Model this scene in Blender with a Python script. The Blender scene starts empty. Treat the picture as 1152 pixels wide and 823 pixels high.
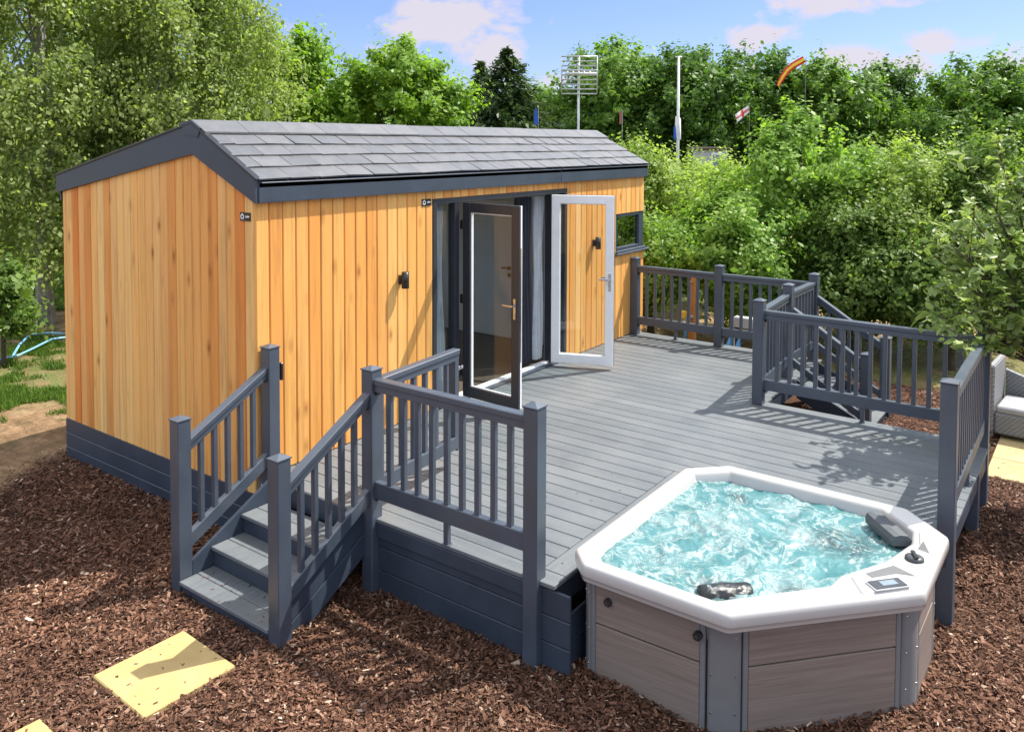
import bpy, math, random
import numpy as np
from mathutils import Vector, Matrix, noise
from mathutils.geometry import tessellate_polygon

scene = bpy.context.scene
COL = scene.collection
R = math.radians
GZ = -0.60                       # ground level; the deck surface is z = 0

# ------------------------------------------------------------------ camera
F, CX, PY = 929.78, 576.0, 197.45          # focal length and principal point in a 1152 px wide frame
CAM = np.array([-4.3249, -5.8210, 2.8567])
yaw, pit, rol = 0.6306, -0.0405, 0.0035
fw = np.array([math.cos(yaw)*math.cos(pit), math.sin(yaw)*math.cos(pit), math.sin(pit)])
rt = np.cross(fw, [0, 0, 1]); rt /= np.linalg.norm(rt)
up = np.cross(rt, fw)
rt, up = rt*math.cos(rol)+up*math.sin(rol), -rt*math.sin(rol)+up*math.cos(rol)
cd = bpy.data.cameras.new("camera"); cam = bpy.data.objects.new("camera", cd); COL.objects.link(cam)
cam.matrix_world = Matrix(((rt[0], up[0], -fw[0], CAM[0]), (rt[1], up[1], -fw[1], CAM[1]), (rt[2], up[2], -fw[2], CAM[2]), (0, 0, 0, 1)))
cd.sensor_width = 36; cd.lens = F/1152*36; cd.shift_y = -(411.5-PY)/1152
cd.clip_start = 0.1; cd.clip_end = 3000
scene.camera = cam

def at(px, py, d):               # the world point seen at a direction, d metres ahead
    return CAM + d*(fw + rt*(px-CX)/F - up*(py-PY)/F)

def ground_at(px, d, z=GZ):
    p = at(px, 160, d); return np.array([p[0], p[1], z])

# ------------------------------------------------------------------ materials
class NT:
    def __init__(s, name):
        s.m = bpy.data.materials.new(name); s.m.use_nodes = True
        s.t = s.m.node_tree; s.t.nodes.clear()
        s.out = s.n('ShaderNodeOutputMaterial')
    def n(s, typ, **kw):
        nd = s.t.nodes.new(typ)
        for k, v in kw.items(): setattr(nd, k, v)
        return nd
    def l(s, a, b): s.t.links.new(a, b)
    def val(s, sock, v):
        if hasattr(v, 'links') or isinstance(v, bpy.types.NodeSocket): s.l(v, sock)
        else: sock.default_value = v
    def pr(s, color=(.5, .5, .5, 1), rough=.5, metal=0, spec=.5, normal=None, trans=0, coat=0):
        p = s.n('ShaderNodeBsdfPrincipled')
        s.val(p.inputs['Base Color'], color); s.val(p.inputs['Roughness'], rough)
        p.inputs['Metallic'].default_value = metal; p.inputs['Specular IOR Level'].default_value = spec
        p.inputs['Coat Weight'].default_value = coat
        if normal is not None: s.l(normal, p.inputs['Normal'])
        return p
    def coord(s, kind='Object', scale=(1, 1, 1), loc=(0, 0, 0), rot=(0, 0, 0)):
        tc = s.n('ShaderNodeTexCoord'); mp = s.n('ShaderNodeMapping')
        mp.inputs['Scale'].default_value = scale; mp.inputs['Location'].default_value = loc; mp.inputs['Rotation'].default_value = rot
        s.l(tc.outputs[kind], mp.inputs['Vector']); return mp.outputs[0]
    def noise(s, vec, scale=5, detail=4, rough=.5, dist=0, w=None):
        nz = s.n('ShaderNodeTexNoise')
        if w is not None:
            nz.noise_dimensions = '4D'; s.val(nz.inputs['W'], w)
        s.l(vec, nz.inputs['Vector']); nz.inputs['Scale'].default_value = scale
        nz.inputs['Detail'].default_value = detail; nz.inputs['Roughness'].default_value = rough; nz.inputs['Distortion'].default_value = dist
        return nz.outputs['Fac']
    def ramp(s, fac, stops, interp='LINEAR'):
        r = s.n('ShaderNodeValToRGB'); r.color_ramp.interpolation = interp
        e = r.color_ramp.elements
        while len(e) < len(stops): e.new(.5)
        for el, (p, c) in zip(e, stops):
            el.position = p; el.color = (c[0], c[1], c[2], 1) if not isinstance(c, (int, float)) else (c, c, c, 1)
        s.l(fac, r.inputs[0]); return r.outputs[0]
    def mix(s, fac, a, b, mode='MIX'):
        m = s.n('ShaderNodeMix', data_type='RGBA', blend_type=mode)
        s.val(m.inputs[0], fac); s.val(m.inputs[6], a); s.val(m.inputs[7], b); return m.outputs[2]
    def math(s, op, a, b=0.0, clamp=False):
        m = s.n('ShaderNodeMath', operation=op); m.use_clamp = clamp
        s.val(m.inputs[0], a); s.val(m.inputs[1], b); return m.outputs[0]
    def island(s): return s.n('ShaderNodeNewGeometry').outputs['Random Per Island']
    def bump(s, h, strength=.3, dist=.01):
        b = s.n('ShaderNodeBump'); b.inputs['Strength'].default_value = strength; b.inputs['Distance'].default_value = dist
        s.l(h, b.inputs['Height']); return b.outputs[0]
    def done(s, sh): s.l(sh.outputs[0] if hasattr(sh, 'outputs') else sh, s.out.inputs[0]); return s.m

def simple(name, col, rough=.5, metal=0, spec=.5, vary=.12, nscale=8, bump=0, coat=0):
    t = NT(name); v = t.coord()
    n = t.noise(v, nscale, 5, .6)
    c = (*col, 1)
    lo = tuple(x*(1-vary) for x in col); hi = tuple(min(1, x*(1+vary)) for x in col)
    cc = t.ramp(n, [(.3, lo), (.7, hi)])
    nm = t.bump(t.noise(v, nscale*12, 3, .6), bump, .004) if bump else None
    rr = t.ramp(n, [(.3, rough*.85), (.7, min(1, rough*1.15))])
    return t.done(t.pr(cc, rr, metal, spec, nm, coat=coat))

def mat_cladding(name, axis, brighten=1.0):
    t = NT(name); isl = t.island()
    if axis == 'y':
        pal = [(0.0, (.76, .265, .048)), (.09, (.88, .53, .19)), (.20, (.78, .31, .065)), (.31, (.90, .60, .235)), (.42, (.66, .205, .032)), (.53, (.84, .44, .125)), (.64, (.92, .64, .26)), (.75, (.72, .235, .042)), (.86, (.88, .50, .16)), (1, (.74, .27, .050))]
    else:
        pal = [(0.0, (.78, .345, .080)), (.16, (.84, .42, .110)), (.30, (.87, .48, .145)), (.42, (.76, .30, .064)), (.55, (.84, .40, .100)), (.66, (.87, .495, .155)), (.78, (.78, .325, .072)), (.9, (.85, .44, .118)), (1, (.75, .295, .060))]
    base = t.ramp(isl, pal)
    sc = (11, 11, .55)
    v = t.coord('Object', sc)
    w = t.math('MULTIPLY', isl, 37.0)
    g1 = t.noise(v, 1.6, 5, .62, .6, w)
    fine = t.noise(t.coord('Object', (120, 120, 2.2)), 1.5, 4, .7, .4, w)
    grain = t.mix(1.0, t.ramp(g1, [(.30, .70), (.5, 1.0), (.72, 1.08)]), t.ramp(fine, [(.3, .84), (.7, 1.06)]), 'MULTIPLY')
    c = t.mix(1.0, base, grain, 'MULTIPLY')
    v2 = t.coord('Object', (3.0, 3.0, .5))
    g2 = t.noise(v2, 1.5, 3, .5, .3, w)
    c = t.mix(t.ramp(g2, [(.45, 0), (.8, .35)]), c, (.90, .55, .18, 1))
    # knots
    vk = t.coord('Object', (4.6, 4.6, 1.9))
    vo = t.n('ShaderNodeTexVoronoi'); t.l(vk, vo.inputs['Vector']); vo.inputs['Scale'].default_value = 1.0
    k = t.ramp(vo.outputs['Distance'], [(.05, 1), (.085, .5), (.20, 0)])
    c = t.mix(t.math('MULTIPLY', k, .72), c, (.26, .075, .015, 1))
    nm = t.bump(g1, .22, .004)
    return t.done(t.pr(c, .58, 0, .3, nm))

def mat_paint(name, col, rough=.42, grain_scale=(3, 3, 3), bump=.18, spec=.4):
    t = NT(name); v = t.coord('Object', grain_scale)
    n = t.noise(v, 14, 4, .6); n2 = t.noise(t.coord(), 2.3, 4, .6)
    isl = t.island()
    c = t.mix(t.ramp(n2, [(.35, 0), (.7, 1)]), tuple(x*.86 for x in col)+(1,), tuple(x*1.16 for x in col)+(1,))
    c = t.mix(t.ramp(isl, [(0, 0), (1, .25)]), c, tuple(x*1.35 for x in col)+(1,))
    # faint dust
    d = t.noise(t.coord(), 45, 3, .7)
    c = t.mix(t.ramp(d, [(.62, 0), (.8, .14)]), c, (.35, .33, .30, 1))
    r = t.ramp(n2, [(.3, rough*.8), (.7, rough*1.2)])
    return t.done(t.pr(c, r, 0, spec, t.bump(n, bump, .003)))

def mat_deck(name, along):
    t = NT(name); isl = t.island()
    sc = (34, .9, 34) if along == 'y' else (.9, 34, 34)
    v = t.coord('Object', sc); w = t.math('MULTIPLY', isl, 21.0)
    g = t.noise(v, 1.6, 5, .65, .2, w)
    base = t.ramp(isl, [(0, (.116, .133, .147)), (.5, (.136, .151, .163)), (1, (.106, .122, .136))])
    c = t.mix(1.0, base, t.ramp(g, [(.3, .80), (.7, 1.16)]), 'MULTIPLY')
    st = t.noise(t.coord(), 1.4, 6, .65)
    c = t.mix(t.ramp(st, [(.42, 0), (.72, .55)]), c, (.205, .215, .22, 1))
    dirt = t.noise(t.coord(), 26, 4, .7)
    c = t.mix(t.ramp(dirt, [(.60, 0), (.78, .30)]), c, (.38, .36, .33, 1))
    return t.done(t.pr(c, t.ramp(g, [(.3, .42), (.7, .62)]), 0, .5, t.bump(g, .35, .004)))

def mat_slate():
    t = NT('slate'); isl = t.island(); w = t.math('MULTIPLY', isl, 17.0)
    v = t.coord()
    n = t.noise(v, 9, 6, .65, .4, w)
    base = t.ramp(isl, [(0, (.100, .103, .110)), (.4, (.128, .129, .135)), (.7, (.112, .114, .121)), (1, (.145, .144, .149))])
    c = t.mix(1.0, base, t.ramp(n, [(.3, .88), (.7, 1.1)]), 'MULTIPLY')
    lich = t.noise(v, 30, 4, .7)
    c = t.mix(t.ramp(lich, [(.64, 0), (.76, .3)]), c, (.36, .35, .33, 1))
    return t.done(t.pr(c, t.ramp(n, [(.3, .38), (.7, .55)]), 0, .55, t.bump(n, .35, .006)))

def mat_leaf(name, dark, light, tip=None, trans=.38, nscale=1.2, rough=.45, spec=.28):
    t = NT(name); isl = t.island()
    n = t.noise(t.coord(), nscale, 4, .6)
    f = t.math('ADD', t.math('MULTIPLY', isl, .55), t.math('MULTIPLY', n, .55))
    stops = [(.22, dark), (.8, light)]
    if tip: stops.append((.93, tip))
    c = t.ramp(f, stops)
    p = t.pr(c, rough, 0, spec)
    tr = t.n('ShaderNodeBsdfTranslucent')
    cc = t.mix(1.0, c, (1.25, 1.35, .55, 1), 'MULTIPLY'); t.l(cc, tr.inputs[0])
    mx = t.n('ShaderNodeMixShader'); mx.inputs[0].default_value = trans
    t.l(p.outputs[0], mx.inputs[1]); t.l(tr.outputs[0], mx.inputs[2])
    return t.done(mx)

def mat_glass(name, tint=(.93, .96, .96), refl=1.0):
    t = NT(name)
    tr = t.n('ShaderNodeBsdfTransparent'); tr.inputs[0].default_value = (*tint, 1)
    gl = t.n('ShaderNodeBsdfGlossy'); gl.inputs['Roughness'].default_value = .01
    fr = t.n('ShaderNodeFresnel'); fr.inputs[0].default_value = 1.5
    front = t.math('SUBTRACT', 1.0, t.n('ShaderNodeNewGeometry').outputs['Backfacing'])
    mx = t.n('ShaderNodeMixShader'); t.l(t.math('MULTIPLY', t.math('MULTIPLY', fr.outputs[0], 1.5*refl, True), front), mx.inputs[0])
    t.l(tr.outputs[0], mx.inputs[1]); t.l(gl.outputs[0], mx.inputs[2])
    return t.done(mx)

def mat_bark(name, a, b, sc=6):
    t = NT(name); v = t.coord('Object', (1, 1, .35))
    n = t.noise(v, sc, 6, .7, .5)
    return t.done(t.pr(t.ramp(n, [(.3, a), (.7, b)]), .85, 0, .2, t.bump(n, .6, .03)))

def mat_mulch():
    t = NT('mulch'); v = t.coord()
    vo = t.n('ShaderNodeTexVoronoi'); t.l(t.coord('Object', (1, 1, 1), rot=(0, 0, .6)), vo.inputs['Vector']); vo.inputs['Scale'].default_value = 42
    n = t.noise(v, 60, 5, .7); big = t.noise(v, 1.1, 4, .6)
    c = t.ramp(vo.outputs['Color'], [(0, (.055, .026, .016)), (.5, (.115, .054, .034)), (.85, (.17, .085, .052)), (1, (.26, .15, .09))])
    c = t.mix(.5, c, t.ramp(n, [(.3, (.035, .016, .010)), (.7, (.12, .058, .036))]))
    c = t.mix(t.ramp(big, [(.35, .2), (.7, 0)]), c, (.05, .024, .015, 1))
    h = t.math('ADD', vo.outputs['Distance'], n)
    return t.done(t.pr(c, .9, 0, .2, t.bump(h, .9, .02)))

def mat_chips():
    t = NT('bark_chip'); isl = t.island()
    c = t.ramp(isl, [(0, (.044, .019, .011)), (.3, (.100, .045, .026)), (.6, (.160, .076, .045)), (.86, (.225, .115, .072)), (.965, (.33, .20, .135)), (1, (.58, .45, .34))])
    n = t.noise(t.coord(), 90, 3, .6)
    c = t.mix(1.0, c, t.ramp(n, [(.3, .72), (.7, 1.2)]), 'MULTIPLY')
    big = t.noise(t.coord(), .8, 4, .6)
    c = t.mix(1.0, c, t.ramp(big, [(.35, .72), (.65, 1.12)]), 'MULTIPLY')
    return t.done(t.pr(c, .8, 0, .25))

def mat_ground():
    t = NT('ground'); v = t.coord()
    big = t.noise(v, .35, 6, .62, .6); med = t.noise(v, 2.2, 6, .7); fine = t.noise(v, 30, 4, .7)
    soil = t.ramp(med, [(.3, (.16, .095, .050)), (.55, (.32, .205, .115)), (.75, (.50, .36, .22))])
    sand = t.ramp(med, [(.3, (.26, .165, .080)), (.55, (.44, .305, .165)), (.75, (.58, .44, .27))])
    grass = t.ramp(fine, [(.3, (.060, .100, .020)), (.7, (.16, .22, .06))])
    dp = t.n('ShaderNodeVectorMath', operation='DOT_PRODUCT'); t.l(v, dp.inputs[0]); dp.inputs[1].default_value = (math.cos(yaw), math.sin(yaw), 0)
    dist = t.math('SUBTRACT', dp.outputs['Value'], float(CAM[0]*math.cos(yaw)+CAM[1]*math.sin(yaw)))
    dd = t.math('ADD', dist, t.math('MULTIPLY', t.math('SUBTRACT', big, .5), 3.2))
    dd = t.math('ADD', dd, t.math('MULTIPLY', t.math('SUBTRACT', med, .5), 3.0))
    q = t.math('DIVIDE', dd, 40.0)
    sandm = t.ramp(q, [(.355, 0), (.375, 1), (.425, 1), (.445, 0)])
    grassm = t.ramp(q, [(.268, 0), (.292, .75), (.340, .62), (.362, 0), (.42, 0), (.45, 1)])
    c = t.mix(sandm, soil, sand)
    c = t.mix(1.0, c, t.ramp(t.noise(v, 9, 6, .75), [(.30, .52), (.55, 1.0), (.72, 1.22)]), 'MULTIPLY')
    c = t.mix(t.ramp(t.noise(v, 3.1, 6, .75), [(.52, 0), (.66, .7)]), c, (.085, .075, .030, 1))
    patch = t.ramp(t.noise(v, 5.5, 5, .7), [(.38, .15), (.52, 1)])
    c = t.mix(t.math('MULTIPLY', grassm, patch), c, grass)
    c = t.mix(1.0, c, t.ramp(fine, [(.3, .75), (.7, 1.15)]), 'MULTIPLY')
    return t.done(t.pr(c, .95, 0, .15, t.bump(t.math('ADD', fine, med), .7, .04)))

def mat_stone(name, a, b, specks=True):
    t = NT(name); v = t.coord(); n = t.noise(v, 3.5, 5, .6, .5); f = t.noise(v, 60, 3, .7)
    c = t.ramp(n, [(.3, a), (.7, b)])
    c = t.mix(t.ramp(f, [(.55, 0), (.75, .35)]), c, tuple(x*.75 for x in a)+(1,))
    if specks:
        vo = t.n('ShaderNodeTexVoronoi'); t.l(t.coord('Object', (1, .7, 1), rot=(0, 0, .5)), vo.inputs['Vector']); vo.inputs['Scale'].default_value = 7
        vo.inputs['Randomness'].default_value = 1
        c = t.mix(t.ramp(vo.outputs['Distance'], [(.045, 1), (.075, 0)]), c, (.05, .03, .02, 1))
    return t.done(t.pr(c, .8, 0, .25, t.bump(t.math('ADD', n, f), .25, .006)))

def mat_water():
    t = NT('spa_water'); v = t.coord()
    warp = t.n('ShaderNodeVectorMath', operation='MULTIPLY_ADD')
    nz = t.n('ShaderNodeTexNoise'); t.l(v, nz.inputs['Vector']); nz.inputs['Scale'].default_value = 2.0; nz.inputs['Detail'].default_value = 3
    t.l(nz.outputs['Color'], warp.inputs[0]); warp.inputs[1].default_value = (.8, .8, .8); t.l(v, warp.inputs[2])
    W_ = warp.outputs[0]
    n1 = t.noise(W_, 2.6, 5, .55, .5)
    n2 = t.noise(W_, 24, 7, .75, .6)
    base = t.ramp(n1, [(.30, (.036, .150, .162)), (.48, (.060, .195, .206)), (.66, (.105, .250, .258))])
    # thin swirling threads of froth
    rid = t.math('ABSOLUTE', t.math('SUBTRACT', t.noise(W_, 3.4, 6, .62, .9), .5))
    thr = t.math('MULTIPLY', t.ramp(rid, [(.0, 1), (.020, .55), (.065, 0)]), t.ramp(n2, [(.32, .15), (.62, 1)]))
    # churning patches over the jets
    tcw = t.n('ShaderNodeTexCoord'); patch = None
    for (x, y, r_) in ((1.22, -3.48, .62), (.50, -3.45, .42), (.75, -4.25, .40), (1.45, -4.15, .30), (1.85, -3.9, .3)):
        s_ = t.n('ShaderNodeVectorMath', operation='DISTANCE'); t.l(tcw.outputs['Object'], s_.inputs[0]); s_.inputs[1].default_value = (x, y, WATER_Z)
        q = t.ramp(t.math('DIVIDE', s_.outputs['Value'], r_), [(.15, 1), (1, 0)]); patch = q if patch is None else t.math('MAXIMUM', patch, q)
    big = t.noise(W_, 6.5, 6, .68, .5)
    chn = t.ramp(t.math('ADD', t.math('MULTIPLY', big, .8), t.math('MULTIPLY', patch, .19)), [(.50, 0), (.63, .45), (.82, 1)])
    chn = t.math('MULTIPLY', chn, t.ramp(n2, [(.30, .45), (.60, 1)]))
    fm = t.math('MAXIMUM', thr, chn)
    c = t.mix(t.math('MULTIPLY', fm, .88), base, (.44, .50, .495, 1))
    vb = t.n('ShaderNodeTexVoronoi'); t.l(W_, vb.inputs['Vector']); vb.inputs['Scale'].default_value = 60
    bub = t.ramp(vb.outputs['Distance'], [(.10, 1), (.26, 0)])
    c = t.mix(t.math('MULTIPLY', t.math('MULTIPLY', bub, patch), .8), c, (.50, .545, .54, 1))
    # dark jet fittings glimpsed through the broken surface
    tc = t.n('ShaderNodeTexCoord')
    dark = None
    for (x, y, r) in ((.40, -3.90, .20), (.66, -4.30, .12), (1.50, -4.40, .30), (1.75, -3.55, .12)):
        s = t.n('ShaderNodeVectorMath', operation='DISTANCE'); t.l(tc.outputs['Object'], s.inputs[0]); s.inputs[1].default_value = (x, y, WATER_Z)
        q = t.ramp(t.math('DIVIDE', s.outputs['Value'], r), [(.35, 1), (1, 0)])
        dark = q if dark is None else t.math('MAXIMUM', dark, q)
    fl = t.ramp(t.noise(W_, 15, 5, .75, 1.5), [(.45, 0), (.50, 1)])
    dm = t.math('MULTIPLY', dark, fl)
    c = t.mix(t.math('MULTIPLY', dm, .92), c, (.045, .075, .08, 1))
    hh = t.math('ADD', t.math('ADD', t.math('MULTIPLY', n1, .55), t.math('MULTIPLY', n2, .45)), t.math('MULTIPLY', bub, .12))
    return t.done(t.pr(c, t.ramp(fm, [(0, .06), (1, .45)]), 0, .5, t.bump(hh, .5, .03)))

def mat_wet():
    t = NT('wet_pillow'); n = t.noise(t.coord(), 15, 5, .7, 1.2)
    c = t.ramp(n, [(.55, (.014, .017, .019)), (.61, (.09, .11, .11)), (.70, (.44, .49, .49))])
    return t.done(t.pr(c, .15, 0, .5, t.bump(n, .5, .02)))

def mat_panel():
    t = NT('wood_effect_panel'); isl = t.island(); w = t.math('MULTIPLY', isl, 9.0)
    n = t.noise(t.coord('Object', (1.2, 1.2, 40)), 1.5, 5, .6, .3, w)
    n2 = t.noise(t.coord('Object', (.6, .6, 9)), 2, 3, .5, .2, w)
    c = t.ramp(n, [(.28, (.185, .142, .117)), (.5, (.245, .195, .165)), (.75, (.31, .252, .215))])
    c = t.mix(t.ramp(n2, [(.4, 0), (.7, .4)]), c, (.21, .168, .142, 1))
    return t.done(t.pr(c, .5, 0, .4, t.bump(n, .15, .002)))

def mat_wicker(name, col):
    t = NT(name); v = t.coord('Object', (1, 1, 1))
    w1 = t.n('ShaderNodeTexWave', wave_type='BANDS', bands_direction='Z'); t.l(v, w1.inputs[0]); w1.inputs['Scale'].default_value = 14
    w2 = t.n('ShaderNodeTexWave', wave_type='BANDS', bands_direction='DIAGONAL'); t.l(v, w2.inputs[0]); w2.inputs['Scale'].default_value = 11
    h = t.math('MULTIPLY', w1.outputs['Fac'], w2.outputs['Fac'])
    c = t.ramp(h, [(0, tuple(x*.55 for x in col)), (.6, col)])
    return t.done(t.pr(c, .6, 0, .3, t.bump(h, .8, .01)))

WATER_Z = .125
M = dict(
    clad_gable=mat_cladding('cladding_gable', 'y'), clad_front=mat_cladding('cladding_front', 'x'),
    paint=mat_paint('anthracite_paint', (.044, .059, .082)), rail=mat_paint('anthracite_rail', (.052, .068, .094), .40, spec=.85),
    skirt=mat_paint('anthracite_skirting', (.038, .051, .074), .45, (.6, .6, 6), .3),
    dark=simple('dark_backing', (.02, .02, .022), .8), deck=mat_deck('deck_board', 'y'), deckx=mat_deck('deck_edge_board', 'x'),
    slate=mat_slate(), frame=simple('anthracite_frame', (.032, .036, .045), .35, vary=.08), white=simple('white_upvc', (.84, .85, .86), .32, vary=.04),
    glass=mat_glass('glass'), black=simple('black_metal', (.018, .018, .02), .35), chrome=simple('brushed_steel', (.62, .62, .63), .25, 1),
    brass=simple('brass', (.65, .42, .16), .3, 1), silver=simple('silver_trim', (.60, .62, .64), .35, .7),
    shell=simple('white_acrylic', (.47, .462, .445), .14, vary=.03, nscale=3, coat=.4), panel=mat_panel(), post_grey=simple('grey_corner_panel', (.185, .188, .188), .45, vary=.06),
    pillow=simple('grey_pillow', (.085, .095, .105), .6, bump=.2), gdark=simple('dark_plastic', (.05, .055, .06), .4), lcd=simple('display', (.20, .25, .29), .15),
    water=mat_water(), mulch=mat_mulch(), chips=mat_chips(), ground=mat_ground(),
    sandstone=mat_stone('sandstone', (.42, .30, .125), (.52, .385, .175)), sandslab=mat_stone('sandstone_paving', (.44, .335, .16), (.56, .44, .23), False),
    dirt=mat_stone('sandy_dirt', (.40, .27, .14), (.62, .45, .26), False),
    wicker=mat_wicker('pale_wicker', (.31, .315, .32)), cushion=simple('pale_cushion', (.31, .32, .34), .85, bump=.3),
    curtain=simple('navy_curtain', (.040, .045, .062), .9, vary=.2), lining=simple('curtain_lining', (.62, .66, .70), .9),
    int_wall=simple('interior_wall', (.62, .60, .56), .8, vary=.03), int_door=simple('interior_door', (.72, .74, .75), .4, vary=.03), int_floor=simple('interior_floor', (.10, .075, .055), .45),
    blue=simple('blue_hose', (.06, .28, .55), .4), lblue=simple('pale_blue_hose', (.18, .42, .58), .4), tap_post=simple('orange_timber', (.48, .20, .05), .7, vary=.25),
    red=simple('red_cloth', (.60, .03, .03), .8), yellow=simple('yellow_cloth', (.85, .55, .04), .8), flagwhite=simple('white_cloth', (.8, .8, .8), .8), flagblue=simple('blue_cloth', (.03, .10, .50), .8),
    pole=simple('white_pole', (.62, .64, .64), .4), galv=simple('galvanised_metal', (.50, .52, .52), .4, .6), slim=simple('dull_green_pole', (.05, .07, .04), .7),
    bark=mat_bark('bark_brown', (.045, .035, .025), (.13, .105, .08)), birch_bark=mat_bark('bark_birch', (.12, .11, .10), (.55, .53, .50), 4),
    lf_birch=mat_leaf('leaf_birch', (0.15, 0.215, 0.062), (0.38, 0.455, 0.165), (0.54, 0.58, 0.32), 0.5, .5),
    lf_oak=mat_leaf('leaf_oak', (0.11, 0.22, 0.03), (0.29, 0.44, 0.06), (0.4, 0.5, 0.13), 0.5, .5),
    lf_far=mat_leaf('leaf_far', (0.08, 0.17, 0.036), (0.225, 0.355, 0.072), (0.38, 0.48, 0.14), 0.5, .18),
    lf_deep=mat_leaf('leaf_deep', (.048, .118, .026), (.150, .262, .055), (.27, .37, .10), .48, .18),
    lf_con=mat_leaf('leaf_conifer', (0.03, 0.06, 0.026), (0.08, 0.125, 0.042), None, 0.25, .3),
    lf_haw=mat_leaf('leaf_hawthorn', (0.165, 0.265, 0.06), (0.41, 0.51, 0.15), (0.56, 0.62, 0.31), 0.5, .8),
    lf_bri=mat_leaf('leaf_bright', (0.115, 0.24, 0.045), (0.33, 0.48, 0.095), (0.48, 0.56, 0.2), 0.5, .7),
    lf_shade=mat_leaf('leaf_shrub', (0.075, 0.15, 0.034), (0.225, 0.325, 0.078), (0.38, 0.44, 0.17), 0.48, .8),
    lf_apple=mat_leaf('leaf_apple', (0.16, 0.25, 0.08), (0.38, 0.47, 0.17), (0.62, 0.66, 0.44), 0.42, 3, .42, .4),
    grass=mat_leaf('grass_blade', (.050, .100, .015), (.16, .26, .045), None, .35, .5),
)

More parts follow.
